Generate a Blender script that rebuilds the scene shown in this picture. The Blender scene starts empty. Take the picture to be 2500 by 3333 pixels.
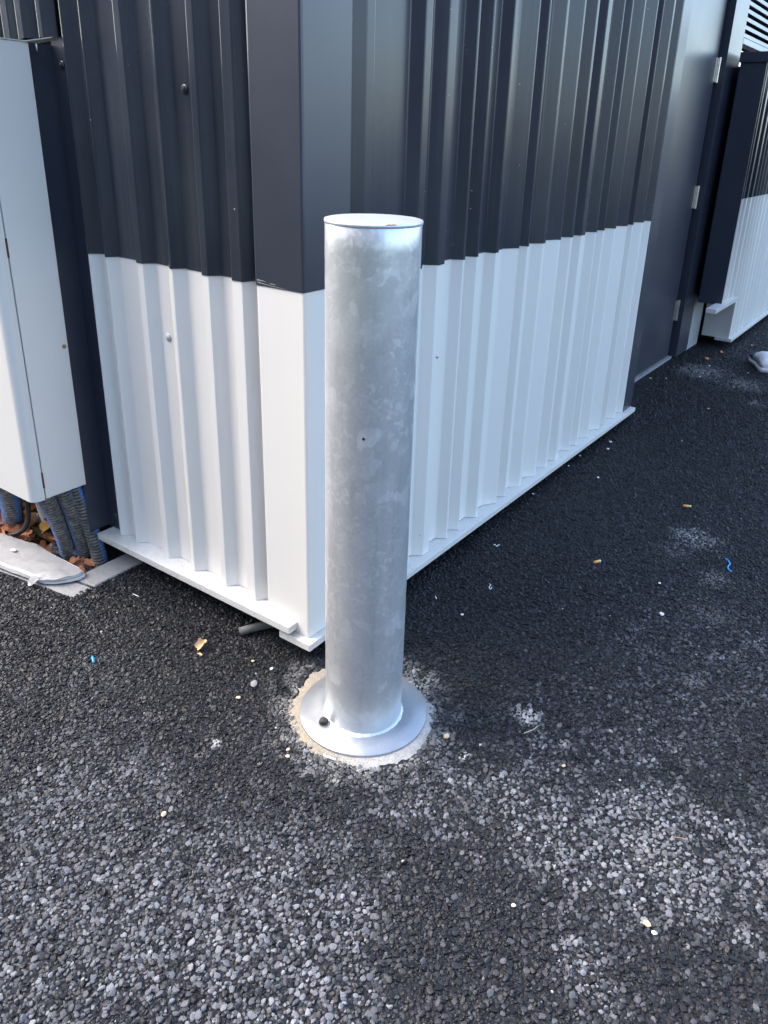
import bpy, bmesh, math, random
import numpy as np
from mathutils import Vector, Matrix, noise
R = random.Random(7)
rad = math.radians

# ------------------------------------------------------------------ camera
sc = bpy.context.scene
COL = sc.collection
cam = bpy.data.objects.new('camera', bpy.data.cameras.new('camera'))
COL.objects.link(cam)
sc.camera = cam
FPX = 2514.7
cam.location = (1.0474, -1.1692, 1.2032)
cam.rotation_euler = (1.1865, -0.0287, 0.6242)
cam.data.sensor_fit = 'HORIZONTAL'
cam.data.sensor_width = 36.0
cam.data.lens = FPX / 2500 * 36.0
cam.data.shift_x = -22.24 / 2500
cam.data.shift_y = -216.43 / 2500
cam.data.clip_start = 0.02
cam.data.clip_end = 500

# ------------------------------------------------------------------ sky and sun
SUN = Vector((-0.74, -0.38, 0.95)).normalized()
world = bpy.data.worlds.new('World')
sc.world = world
world.use_nodes = True
wn = world.node_tree.nodes
wl = world.node_tree.links
sky = wn.new('ShaderNodeTexSky')
sky.sky_type = 'NISHITA'
sky.sun_disc = False
sky.sun_elevation = math.asin(SUN.z)
sky.sun_rotation = math.atan2(SUN.x, SUN.y)
sky.air_density = 1.0
sky.dust_density = 2.5
sky.ozone_density = 1.0
wl.new(sky.outputs[0], wn['Background'].inputs[0])
wn['Background'].inputs[1].default_value = 0.15
sl = bpy.data.lights.new('sun', 'SUN')
sl.energy = 0.5
sl.angle = rad(45)
sl.color = (1.0, 0.91, 0.80)
so = bpy.data.objects.new('sun', sl)
COL.objects.link(so)
so.rotation_euler = SUN.to_track_quat('Z', 'Y').to_euler()
so.location = SUN * 20
sc.view_settings.view_transform = 'Standard'
sc.view_settings.look = 'None'
sc.view_settings.gamma = 1.0
sc.view_settings.use_curve_mapping = False
sc.view_settings.exposure = 2.48
sc.render.engine = 'CYCLES'
sc.cycles.max_bounces = 8
sc.cycles.use_denoising = True


# ------------------------------------------------------------------ helpers
def cam_project(p):
    M = cam.rotation_euler.to_matrix()
    q = M.transposed() @ (Vector(p) - cam.location)
    d = -q.z
    if d <= 0.01:
        return None
    return (1250 + 22.24 + FPX * q.x / d, 1666.5 - 216.43 - FPX * q.y / d, d)


def unz(u, v, z=0.0):
    Mr = cam.rotation_euler.to_matrix()
    d = Mr @ Vector(((u - 1272.24) / FPX, -(v - 1450.07) / FPX, -1))
    return cam.location + d * ((z - cam.location.z) / d.z)


class MB:
    def __init__(s):
        s.v = []
        s.f = []
        s.sm = []

    def add(s, verts, faces, smooth=False):
        o = len(s.v)
        s.v += [tuple(p) for p in verts]
        s.f += [tuple(i + o for i in f) for f in faces]
        s.sm += [smooth] * len(faces)
        return s

    def box(s, x0, x1, y0, y1, z0, z1, M=None, bev=0.0):
        if bev > 0:
            bm = bmesh.new()
            bmesh.ops.create_cube(bm, size=1.0)
            for v in bm.verts:
                v.co = Vector((x0 + (v.co.x + .5) * (x1 - x0), y0 + (v.co.y + .5) * (y1 - y0), z0 + (v.co.z + .5) * (z1 - z0)))
            bmesh.ops.bevel(bm, geom=list(bm.edges), offset=bev, segments=2, profile=0.6, affect='EDGES')
            bm.verts.index_update()
            vs = [v.co.copy() for v in bm.verts]
            fs = [[v.index for v in f.verts] for f in bm.faces]
            bm.free()
        else:
            vs = [Vector((x, y, z)) for z in (z0, z1) for y in (y0, y1) for x in (x0, x1)]
            fs = [(0, 2, 3, 1), (4, 5, 7, 6), (0, 1, 5, 4), (1, 3, 7, 5), (3, 2, 6, 7), (2, 0, 4, 6)]
        if M is not None:
            vs = [M @ v for v in vs]
        return s.add(vs, fs)

    def lathe(s, prof, n=64, M=None, smooth=True, cap0=False, cap1=False):
        vs = []
        fs = []
        for r, z in prof:
            for k in range(n):
                a = 2 * math.pi * k / n
                vs.append(Vector((r * math.cos(a), r * math.sin(a), z)))
        for i in range(len(prof) - 1):
            for k in range(n):
                k2 = (k + 1) % n
                fs.append((i * n + k, i * n + k2, (i + 1) * n + k2, (i + 1) * n + k))
        if M is not None:
            vs = [M @ v for v in vs]
        s.add(vs, fs, smooth)
        o = len(s.v) - len(vs)
        if cap0:
            s.f.append(tuple(o + k for k in range(n - 1, -1, -1)))
            s.sm.append(False)
        if cap1:
            b = o + (len(prof) - 1) * n
            s.f.append(tuple(b + k for k in range(n)))
            s.sm.append(False)
        return s

    def tube(s, pts, r, n=10, caps=True, smooth=True, rfun=None):
        pts = [Vector(p) for p in pts]
        vs = []
        fs = []
        up = Vector((0.13, 0.31, 0.94))
        for i, p in enumerate(pts):
            t = (pts[min(i + 1, len(pts) - 1)] - pts[max(i - 1, 0)]).normalized()
            a = t.cross(up)
            if a.length < 1e-3:
                a = t.cross(Vector((1, 0, 0)))
            a.normalize()
            b = t.cross(a).normalized()
            rr = r if rfun is None else rfun(i / (len(pts) - 1))
            for k in range(n):
                an = 2 * math.pi * k / n
                vs.append(p + a * rr * math.cos(an) + b * rr * math.sin(an))
        for i in range(len(pts) - 1):
            for k in range(n):
                k2 = (k + 1) % n
                fs.append((i * n + k, (i + 1) * n + k, (i + 1) * n + k2, i * n + k2))
        if caps:
            fs.append(tuple(range(n)))
            fs.append(tuple((len(pts) - 1) * n + k for k in range(n - 1, -1, -1)))
        return s.add(vs, fs, smooth)

    def mesh(s, name):
        me = bpy.data.meshes.new(name)
        me.from_pydata(s.v, [], s.f)
        me.polygons.foreach_set('use_smooth', s.sm)
        me.update()
        return me

    def build(s, name, mat, parent=None, kind=None, label=None, cat=None, group=None):
        me = s.mesh(name)
        bm = bmesh.new()
        bm.from_mesh(me)
        bmesh.ops.recalc_face_normals(bm, faces=bm.faces)
        bm.to_mesh(me)
        bm.free()
        me.materials.append(mat)
        return link(name, me, parent, kind, label, cat, group)


def link(name, data, parent=None, kind=None, label=None, cat=None, group=None):
    o = bpy.data.objects.new(name, data)
    COL.objects.link(o)
    if parent is not None:
        o.parent = parent
        o.matrix_parent_inverse = Matrix.Translation(parent.location).inverted() if parent.parent is None and parent.type == 'EMPTY' else Matrix.Identity(4)
    tag(o, label, cat, group, kind)
    return o


def tag(o, label=None, cat=None, group=None, kind=None):
    if label:
        o['label'] = label
    if cat:
        o['category'] = cat
    if group:
        o['group'] = group
    if kind:
        o['kind'] = kind
    return o


def empty(name, loc, label, cat, group=None):
    o = bpy.data.objects.new(name, None)
    o.empty_display_size = 0.1
    o.location = loc
    COL.objects.link(o)
    return tag(o, label, cat, group)


def solid(o, t, off=-1):
    m = o.modifiers.new('solid', 'SOLIDIFY')
    m.thickness = t
    m.offset = off
    return o


# ------------------------------------------------------------------ materials
class NT:
    def __init__(s, name):
        s.m = bpy.data.materials.new(name)
        s.m.use_nodes = True
        s.n = s.m.node_tree.nodes
        s.l = s.m.node_tree.links
        s.b = s.n['Principled BSDF']
        s._c = None

    def coord(s):
        if s._c is None:
            g = s.n.new('ShaderNodeNewGeometry')
            s._c = g.outputs['Position']
        return s._c

    def mapped(s, scale):
        mp = s.n.new('ShaderNodeMapping')
        mp.inputs['Scale'].default_value = scale
        s.l.new(s.coord(), mp.inputs['Vector'])
        return mp.outputs[0]

    def noise(s, scale, detail=3, rough=0.55, vec=None, dist=0.0):
        t = s.n.new('ShaderNodeTexNoise')
        t.inputs['Scale'].default_value = scale
        t.inputs['Detail'].default_value = detail
        t.inputs['Roughness'].default_value = rough
        t.inputs['Distortion'].default_value = dist
        s.l.new(vec if vec is not None else s.coord(), t.inputs['Vector'])
        return t.outputs['Fac']

    def voro(s, scale, vec=None, feature='F1', out='Distance', rnd=1.0):
        t = s.n.new('ShaderNodeTexVoronoi')
        t.feature = feature
        t.inputs['Scale'].default_value = scale
        t.inputs['Randomness'].default_value = rnd
        s.l.new(vec if vec is not None else s.coord(), t.inputs['Vector'])
        return t.outputs[out]

    def ramp(s, fac, stops, interp='LINEAR'):
        r = s.n.new('ShaderNodeValToRGB')
        r.color_ramp.interpolation = interp
        e = r.color_ramp.elements
        while len(e) < len(stops):
            e.new(0.5)
        for k, (p, c) in enumerate(stops):
            e[k].position = p
            e[k].color = (c, c, c, 1) if isinstance(c, (int, float)) else (*c, 1)
        s.l.new(fac, r.inputs[0])
        return r.outputs[0]

    def mix(s, fac, a, b, mode='MIX'):
        m = s.n.new('ShaderNodeMix')
        m.data_type = 'RGBA'
        m.blend_type = mode
        for sock, v in ((m.inputs[0], fac), (m.inputs[6], a), (m.inputs[7], b)):
            if isinstance(v, (int, float)):
                sock.default_value = v if sock == m.inputs[0] else (v, v, v, 1)
            elif isinstance(v, tuple):
                sock.default_value = (*v, 1)
            else:
                s.l.new(v, sock)
        return m.outputs[2]

    def math(s, op, a, b=None, c=None):
        m = s.n.new('ShaderNodeMath')
        m.operation = op
        for i, v in enumerate((a, b, c)):
            if v is None:
                continue
            if isinstance(v, (int, float)):
                m.inputs[i].default_value = v
            else:
                s.l.new(v, m.inputs[i])
        return m.outputs[0]

    def bump(s, h, strength, dist):
        b = s.n.new('ShaderNodeBump')
        b.inputs['Strength'].default_value = strength
        b.inputs['Distance'].default_value = dist
        s.l.new(h, b.inputs['Height'])
        s.l.new(b.outputs[0], s.b.inputs['Normal'])

    def set(s, **k):
        names = dict(color='Base Color', rough='Roughness', metal='Metallic', spec='Specular IOR Level', coat='Coat Weight', coatr='Coat Roughness',
                     trans='Transmission Weight', alpha='Alpha', sss='Subsurface Weight', sheen='Sheen Weight')
        for a, v in k.items():
            i = s.b.inputs[names[a]]
            if isinstance(v, (int, float)):
                i.default_value = v
            elif isinstance(v, tuple):
                i.default_value = (*v, 1)
            else:
                s.l.new(v, i)
        return s.m


def plain(name, color, rough=0.6, metal=0.0, var=0.15, scale=40.0, bump=0.0):
    t = NT(name)
    f = t.noise(scale, 4)
    d = tuple(c * (1 - var) for c in color)
    e = tuple(min(1, c * (1 + var)) for c in color)
    t.set(color=t.mix(f, d, e), rough=rough, metal=metal)
    if bump:
        t.bump(f, 0.6, bump)
    return t.m


def coated(name, color, rough, speck=(0.5, 0.5, 0.5), speck_amt=0.0, wave=0.0012, dust=0.1, spec=0.5, streak=0.0, dustcol=(0.42, 0.42, 0.4), coat=0.0):
    """factory painted steel sheet: faint oil canning, dust film, few specks"""
    t = NT(name)
    f = t.noise(3.0, 5, 0.6)
    v = t.mapped((30, 30, 1.2))
    st = t.noise(1.6, 4, 0.6, vec=v)
    dustmask = t.math('MULTIPLY', t.ramp(f, [(0.35, 0.0), (0.75, 1.0)]), dust)
    c = t.mix(dustmask, color, dustcol)
    if streak:
        c = t.mix(t.math('MULTIPLY', t.ramp(st, [(0.5, 0.0), (0.8, 1.0)]), streak), c, dustcol)
    if speck_amt:
        vd = t.voro(95, out='Distance')
        vc = t.n[-1].outputs['Color']
        sep = t.n.new('ShaderNodeSeparateColor')
        t.l.new(vc, sep.inputs[0])
        big = t.math('LESS_THAN', sep.outputs[0], speck_amt)
        sz = t.math('MULTIPLY', sep.outputs[1], 0.16)
        dot = t.math('LESS_THAN', vd, sz)
        c = t.mix(t.math('MULTIPLY', big, dot), c, speck)
    r = t.math('ADD', t.math('MULTIPLY', f, 0.16), rough - 0.08)
    t.set(color=c, rough=r, spec=spec)
    if coat:
        t.set(coat=coat, coatr=0.38)
    w = t.noise(6.0, 2, 0.4)
    fine = t.noise(900.0, 2, 0.5)
    t.bump(t.math('ADD', w, t.math('MULTIPLY', fine, 0.02)), 0.5, wave)
    return t.m


M = {}
M['dark'] = coated('anthracite_coated_steel', (0.019, 0.024, 0.036), 0.25, speck=(0.35, 0.37, 0.38), speck_amt=0.012, wave=0.0012, dust=0.09, streak=0.07, dustcol=(0.2, 0.21, 0.21))
M['dark_flat'] = coated('anthracite_flat_steel', (0.021, 0.026, 0.042), 0.34, speck=(0.35, 0.37, 0.38), speck_amt=0.002, wave=0.0015, dust=0.05, dustcol=(0.2, 0.2, 0.21), coat=0.5)
M['white'] = coated('white_coated_steel', (0.68, 0.67, 0.63), 0.38, speck=(0.2, 0.17, 0.13), speck_amt=0.004, wave=0.0010, dust=0.16, dustcol=(0.58, 0.57, 0.54), streak=0.08)
M['cabinet'] = coated('white_cabinet_paint', (0.66, 0.655, 0.62), 0.34, speck=(0.25, 0.2, 0.15), speck_amt=0.0015, wave=0.0006, dust=0.06, dustcol=(0.6, 0.6, 0.58))


def sill_mat():
    t = NT('dirty_white_sill')
    n1 = t.noise(160, 4, 0.7)
    n2 = t.noise(16, 4, 0.6)
    grime = t.math('MULTIPLY', t.ramp(n1, [(0.50, 0.0), (0.72, 1.0)]), t.ramp(n2, [(0.38, 0.1), (0.68, 1.0)]))
    sep = t.n.new('ShaderNodeSeparateXYZ')
    t.l.new(t.coord(), sep.inputs[0])
    left = t.math('MULTIPLY', t.ramp(t.math('MULTIPLY', sep.outputs[0], -1.0), [(0.62, 0.0), (0.80, 0.5)]), t.ramp(n2, [(0.3, 0.5), (0.6, 1.0)]))
    c = t.mix(grime, (0.58, 0.575, 0.545), (0.28, 0.265, 0.22))
    c = t.mix(left, c, (0.34, 0.34, 0.22))
    vd = t.voro(120)
    vc = t.n[-1].outputs['Color']
    s2 = t.n.new('ShaderNodeSeparateColor')
    t.l.new(vc, s2.inputs[0])
    dot = t.math('MULTIPLY', t.math('LESS_THAN', s2.outputs[0], 0.06), t.math('LESS_THAN', vd, t.math('MULTIPLY', s2.outputs[1], 0.22)))
    c = t.mix(dot, c, (0.16, 0.14, 0.11))
    t.set(color=c, rough=0.45)
    t.bump(n1, 0.3, 0.0004)
    return t.m


M['sill'] = sill_mat()


def galv(name='galvanised_steel', g=1.0):
    t = NT(name)
    # warped coordinates give ragged spangle flakes
    nz = t.n.new('ShaderNodeTexNoise')
    nz.inputs['Scale'].default_value = 38
    nz.inputs['Detail'].default_value = 4
    t.l.new(t.coord(), nz.inputs['Vector'])
    vm = t.n.new('ShaderNodeVectorMath')
    vm.operation = 'MULTIPLY_ADD'
    t.l.new(nz.outputs['Color'], vm.inputs[0])
    vm.inputs[1].default_value = (0.045, 0.045, 0.045)
    t.l.new(t.coord(), vm.inputs[2])
    v1 = t.voro(30, vec=vm.outputs[0], out='Color')
    s1 = t.n.new('ShaderNodeSeparateColor')
    t.l.new(v1, s1.inputs[0])
    v2 = t.voro(110, vec=vm.outputs[0], out='Color')
    s2 = t.n.new('ShaderNodeSeparateColor')
    t.l.new(v2, s2.inputs[0])
    mot = t.noise(150, 5, 0.7)
    big = t.noise(7, 3, 0.5)
    flake = t.ramp(s1.outputs[0], [(0.0, 0.0), (0.5, 0.1), (0.8, 0.45), (1.0, 0.9)])
    flake2 = t.ramp(s2.outputs[1], [(0.0, 0.0), (0.7, 0.15), (1.0, 0.8)])
    fl = t.mix(t.ramp(big, [(0.42, 0.0), (0.6, 1.0)]), flake2, flake)
    c = t.mix(fl, (0.62, 0.65, 0.67), (0.82, 0.84, 0.85))
    c = t.mix(t.math('MULTIPLY', t.ramp(mot, [(0.35, 0.0), (0.7, 1.0)]), 0.35), c, (0.47, 0.47, 0.455))
    # whitish zinc bloom low down and vertical runs
    run = t.noise(1.4, 5, 0.65, vec=t.mapped((26, 26, 2.2)))
    c = t.mix(t.math('MULTIPLY', t.ramp(run, [(0.52, 0.0), (0.72, 1.0)]), 0.3), c, (0.40, 0.40, 0.39))
    sx = t.n.new('ShaderNodeSeparateXYZ')
    t.l.new(t.coord(), sx.inputs[0])
    bloom = t.math('MULTIPLY', t.ramp(sx.outputs[2], [(0.015, 0.9), (0.10, 0.0)]), t.ramp(t.noise(30, 4, 0.6), [(0.3, 0.3), (0.65, 1.0)]))
    c = t.mix(bloom, c, (0.62, 0.65, 0.68))
    spl = t.noise(75, 5, 0.75, dist=1.2)
    white = t.ramp(spl, [(0.68, 0.0), (0.73, 1.0)])
    c = t.mix(t.math('MULTIPLY', white, 0.6), c, (0.75, 0.76, 0.77))
    c = t.mix(1.0, c, (g, g, g), 'MULTIPLY')
    r = t.math('ADD', t.math('MULTIPLY', fl, 0.12), t.math('ADD', t.math('MULTIPLY', mot, 0.18), 0.22))
    t.set(color=c, rough=r, metal=0.62)
    t.bump(t.math('ADD', t.math('MULTIPLY', mot, 0.25), t.math('MULTIPLY', t.noise(60, 2, 0.4), 0.6)), 0.3, 0.0008)
    return t.m


M['galv'] = galv()
M['galv_plate'] = galv('galvanised_plate', 0.56)
M['weld'] = plain('zinc_weld_bead', (0.60, 0.62, 0.64), 0.4, 0.6, 0.2, 120, 0.002)


def asphalt_mat():
    t = NT('black_bitumen')
    f = t.noise(14, 6, 0.6)
    g = t.voro(150)
    c = t.mix(f, (0.008, 0.0085, 0.010), (0.022, 0.023, 0.027))
    vc = t.voro(165, out='Color')
    s = t.n.new('ShaderNodeSeparateColor')
    t.l.new(vc, s.inputs[0])
    c = t.mix(t.math('MULTIPLY', s.outputs[0], 0.6), c, (0.03, 0.032, 0.036))
    t.set(color=c, rough=0.7, spec=0.2)
    t.bump(t.math('SUBTRACT', 1.0, g), 1.0, 0.006)
    return t.m


M['asphalt'] = asphalt_mat()


def chip_mat():
    t = NT('bitumen_coated_chippings')
    a = t.n.new('ShaderNodeAttribute')
    a.attribute_type = 'INSTANCER'
    a.attribute_name = 'tone'
    b = t.n.new('ShaderNodeAttribute')
    b.attribute_type = 'INSTANCER'
    b.attribute_name = 'dust'
    fine = t.noise(500, 4, 0.7)
    tone = t.math('ADD', a.outputs['Fac'], t.math('MULTIPLY', t.math('SUBTRACT', fine, 0.5), 0.35))
    c = t.ramp(tone, [(0.0, (0.0045, 0.0048, 0.0055)), (0.35, (0.024, 0.0245, 0.027)), (0.7, (0.10, 0.101, 0.108)), (1.0, (0.23, 0.232, 0.238))])
    c = t.mix(b.outputs['Fac'], c, (0.42, 0.41, 0.385))
    t.set(color=c, rough=t.math('ADD', 0.42, t.math('MULTIPLY', a.outputs['Fac'], 0.3)), spec=0.3)
    t.bump(fine, 0.5, 0.0006)
    return t.m


M['chip'] = chip_mat()


def concrete(name, c0, c1, scale=60, stain=(0.2, 0.18, 0.14), bump=0.003):
    t = NT(name)
    n1 = t.noise(scale, 6, 0.7)
    n2 = t.noise(9, 4, 0.6)
    c = t.mix(n1, c0, c1)
    c = t.mix(t.math('MULTIPLY', t.ramp(n2, [(0.45, 0.0), (0.75, 1.0)]), 0.45), c, stain)
    t.set(color=c, rough=0.9, spec=0.3)
    t.bump(n1, 0.8, bump)
    return t.m


M['kerb'] = concrete('kerb_concrete', (0.20, 0.20, 0.195), (0.33, 0.33, 0.325), 90, (0.17, 0.16, 0.13), 0.002)
M['soil'] = concrete('dark_soil', (0.03, 0.025, 0.02), (0.09, 0.075, 0.06), 80, (0.02, 0.016, 0.012), 0.01)
M['rubble'] = concrete('grey_rubble', (0.16, 0.16, 0.165), (0.34, 0.34, 0.35), 130, (0.12, 0.11, 0.10), 0.006)


def mortar():
    t = NT('sandy_mortar')
    n1 = t.noise(230, 5, 0.7)
    n2 = t.noise(22, 4, 0.6)
    sep = t.n.new('ShaderNodeSeparateXYZ')
    t.l.new(t.coord(), sep.inputs[0])
    side = t.ramp(sep.outputs[0], [(0.22, 0.0), (0.34, 1.0)])
    c = t.mix(side, (0.40, 0.33, 0.23), (0.52, 0.50, 0.47))
    c = t.mix(t.ramp(n2, [(0.35, 0.0), (0.7, 0.6)]), c, (0.30, 0.29, 0.27))
    c = t.mix(t.ramp(n1, [(0.35, 0.5), (0.6, 0.0)]), c, (0.16, 0.15, 0.13))
    t.set(color=c, rough=0.95, spec=0.2)
    t.bump(n1, 1.0, 0.004)
    return t.m


M['mortar'] = mortar()
ct = NT('dusty_black_plastic')
ct.set(color=ct.mix(ct.ramp(ct.noise(70, 4, 0.6), [(0.35, 0.15), (0.70, 0.9)]), (0.05, 0.048, 0.045), (0.30, 0.285, 0.26)), rough=0.6)
M['conduit'] = ct.m
M['blue'] = plain('blue_plastic', (0.07, 0.19, 0.48), 0.45, 0, 0.2, 60)
M['paleplastic'] = plain('pale_grey_plastic', (0.55, 0.54, 0.50), 0.5)
M['black'] = plain('black_rubber', (0.012, 0.012, 0.013), 0.5)
M['greyhose'] = plain('grey_rubber', (0.10, 0.10, 0.095), 0.7, 0, 0.3, 150)
M['void'] = plain('black_gap', (0.004, 0.004, 0.005), 0.9)
M['steel'] = plain('stainless_steel', (0.62, 0.61, 0.57), 0.28, 0.95, 0.08, 80)
M['rust'] = plain('rust_stain', (0.30, 0.17, 0.07), 0.9, 0, 0.4, 500)
M['film'] = None


def leafmat(name, c0, c1):
    t = NT(name)
    f = t.noise(70, 5, 0.7)
    o = t.n.new('ShaderNodeObjectInfo')
    c = t.mix(f, c0, c1)
    hs = t.n.new('ShaderNodeHueSaturation')
    t.l.new(c, hs.inputs['Color'])
    t.l.new(t.math('ADD', 0.4, t.math('MULTIPLY', o.outputs['Random'], 1.1)), hs.inputs['Value'])
    t.set(color=hs.outputs[0], rough=0.6, spec=0.4)
    t.bump(f, 0.5, 0.001)
    return t.m


M['leaf'] = leafmat('brown_dry_leaf', (0.24, 0.075, 0.03), (0.66, 0.29, 0.13))
M['leafY'] = leafmat('yellow_leaf', (0.34, 0.17, 0.03), (0.55, 0.30, 0.06))
M['leafR'] = leafmat('red_leaf', (0.40, 0.05, 0.03), (0.62, 0.14, 0.10))
M['leafT'] = leafmat('tan_leaf', (0.36, 0.22, 0.10), (0.62, 0.42, 0.22))


# ------------------------------------------------------------------ ground
def ground():
    b = MB()
    S = 150
    hole = [(-0.715, 1.2), (-0.715, -0.165), (-2.6, -0.50), (-2.6, 1.2)]
    out = [(S, S), (S, -4.3), (-S, -4.3), (-S, S)]
    vs = [(x, y, 0) for x, y in out] + [(x, y, 0) for x, y in hole]
    b.add(vs, [(0, 1, 5, 4), (1, 2, 6, 5), (2, 3, 7, 6), (3, 0, 4, 7)])
    o = b.build('asphalt', M['asphalt'], kind='structure')
    g = MB()
    g.add([(-S, -4.3, 0), (S, -4.3, 0), (S, -S, 0), (-S, -S, 0)], [(0, 1, 2, 3)])
    g.build('grass', M['grassmat'], kind='structure')
    p = MB()
    n = 46
    vs = []
    for j in range(n + 1):
        for i in range(n + 1):
            x = -2.6 + 1.92 * i / n
            y = -0.52 + 1.72 * j / n
            z = -0.045 + 0.03 * noise.noise(Vector((x * 6, y * 6, 0))) + 0.014 * noise.noise(Vector((x * 25, y * 25, 3)))
            vs.append((x, y, z))
    fs = [(j * (n + 1) + i, j * (n + 1) + i + 1, (j + 1) * (n + 1) + i + 1, (j + 1) * (n + 1) + i) for j in range(n) for i in range(n)]
    p.add(vs, fs, True)
    p.build('soil', M['soil'], kind='structure')


gt = NT('grass_ground')
gt.set(color=gt.mix(gt.noise(3, 6, 0.7), (0.06, 0.10, 0.03), (0.13, 0.18, 0.06)), rough=0.9)
M['grassmat'] = gt.m
ground()



def surroundings():
    """clipped hedge and a plain building across the lawn, unseen; added for reflections and to block sky light"""
    h = MB()
    n, m = 90, 16
    vs = []
    for i in range(n + 1):
        x = -22 + 26 * i / n
        for k in range(m + 1):
            a = math.pi * k / m
            w = noise.noise(Vector((x * 1.3, k * 0.5, 2))) * 0.45 + noise.noise(Vector((x * 4, k * 1.4, 7))) * 0.2
            vs.append((x, -7.4 - 0.25 * x * 0.2 + (0.8 + w) * math.cos(a), max(0, 2.3 * (abs(math.sin(a)) ** 0.5) * (1 + w * 0.35))))
    fs = [(i * (m + 1) + k, i * (m + 1) + k + 1, (i + 1) * (m + 1) + k + 1, (i + 1) * (m + 1) + k) for i in range(n) for k in range(m)]
    h.add(vs, fs, True)
    hm = NT('hedge_foliage')
    f = hm.noise(9, 6, 0.8)
    hm.set(color=hm.mix(hm.ramp(f, [(0.35, 0), (0.65, 1)]), (0.03, 0.055, 0.018), (0.14, 0.20, 0.06)), rough=0.8)
    hm.bump(f, 1.0, 0.2)
    h.build('hedge', hm.m, kind='stuff', label='clipped green hedge behind the camera, unseen, added for reflections and to block sky light', cat='hedge')
    bl = MB().box(-26, 16, -15, -9.2, 0, 7.2)  # unseen building, made tall and wide to hold back sky light
    bl.box(-26.4, 16.4, -15.4, -8.8, 7.2, 7.5)
    bm_ = plain('brown_brick_render', (0.42, 0.36, 0.36), 0.9, 0, 0.2, 6)
    bl.build('sky_blocking_building', bm_, None, None, 'plain brown brick building behind the hedge, unseen, enlarged to block sky light', 'building')


surroundings()

# concrete kerb: two stones in an L round the pit
def kerb_piece(pts, z0, z1, label):
    """prism with a slightly rough top from outline pts"""
    bm = bmesh.new()
    f = bm.faces.new([bm.verts.new((x, y, z1)) for x, y in pts])
    r = bmesh.ops.extrude_face_region(bm, geom=[f])
    for v in r['geom']:
        if isinstance(v, bmesh.types.BMVert):
            v.co.z = z0
    bmesh.ops.recalc_face_normals(bm, faces=bm.faces)
    bmesh.ops.bevel(bm, geom=list(bm.edges), offset=0.003, segments=1, affect='EDGES')
    me = bpy.data.meshes.new('kerbstone')
    bm.to_mesh(me)
    bm.free()
    me.materials.append(M['kerb'])
    return me


kerb = empty('kerb', (-0.70, -0.17, 0), 'grey concrete kerb bent round the leaf filled pit', 'kerb')
link('kerbstone', kerb_piece([(-0.682, -0.128), (-0.686, -0.02), (-0.695, 0.5), (-0.772, 0.5), (-0.765, -0.02), (-0.765, -0.10), (-0.752, -0.139)], -0.06, 0.006, None), kerb)
link('kerbstone', kerb_piece([(-0.6785, -0.1935), (-0.6815, -0.1325), (-0.753, -0.1445), (-0.80, -0.153), (-1.30, -0.232), (-1.30, -0.298), (-0.842, -0.2225)], -0.06, 0.002, None), kerb)
link('kerbstone', kerb_piece([(-1.304, -0.232), (-1.304, -0.298), (-2.5, -0.50), (-2.5, -0.425)], -0.06, 0.003, None), kerb)

# ------------------------------------------------------------------ aggregate chippings
BX, BY = 0.2195, -0.0665


def rock_mesh(seed, n_sub=2):
    rr = random.Random(seed)
    bm = bmesh.new()
    bmesh.ops.create_icosphere(bm, subdivisions=n_sub, radius=0.5)
    k = [rr.uniform(0.78, 1.22) for _ in range(3)]
    off = rr.uniform(0, 99)
    for v in bm.verts:
        d = 1 + 0.50 * noise.noise(v.co * 1.9 + Vector((off, 0, 0))) + 0.14 * noise.noise(v.co * 6 + Vector((0, off, 0)))
        v.co = Vector((v.co.x * k[0] * d, v.co.y * k[1] * d, v.co.z * 0.72 * d))
        if v.co.z > 0.16:
            v.co.z = 0.16 + (v.co.z - 0.16) * 0.35
    me = bpy.data.meshes.new('chipping')
    bm.to_mesh(me)
    bm.free()
    me.materials.append(M['chip'])
    return me


def in_poly(x, y, poly):
    c = np.zeros(x.shape, bool)
    n = len(poly)
    j = n - 1
    for i in range(n):
        xi, yi = poly[i]
        xj, yj = poly[j]
        c ^= ((yi > y) != (yj > y)) & (x < (xj - xi) * (y - yi) / (yj - yi + 1e-12) + xi)
        j = i
    return c


rng = np.random.default_rng(5)


def fnoise(x, y, freq, seed):
    """cheap value noise, vectorised"""
    r2 = np.random.default_rng(seed)
    T = r2.random((64, 64))
    u = x * freq
    v = y * freq
    i = np.floor(u).astype(int)
    j = np.floor(v).astype(int)
    fu = u - i
    fv = v - j
    fu = fu * fu * (3 - 2 * fu)
    fv = fv * fv * (3 - 2 * fv)
    a = T[i % 64, j % 64]
    b = T[(i + 1) % 64, j % 64]
    c = T[i % 64, (j + 1) % 64]
    d = T[(i + 1) % 64, (j + 1) % 64]
    return (a * (1 - fu) + b * fu) * (1 - fv) + (c * (1 - fu) + d * fu) * fv


def fbm(x, y, f, seed):
    s = 0
    w = 0
    for k in range(4):
        s = s + fnoise(x + 31.7 * k, y - 17.3 * k, f * 2 ** k, seed + k) * 0.55 ** k
        w += 0.55 ** k
    return s / w


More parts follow.
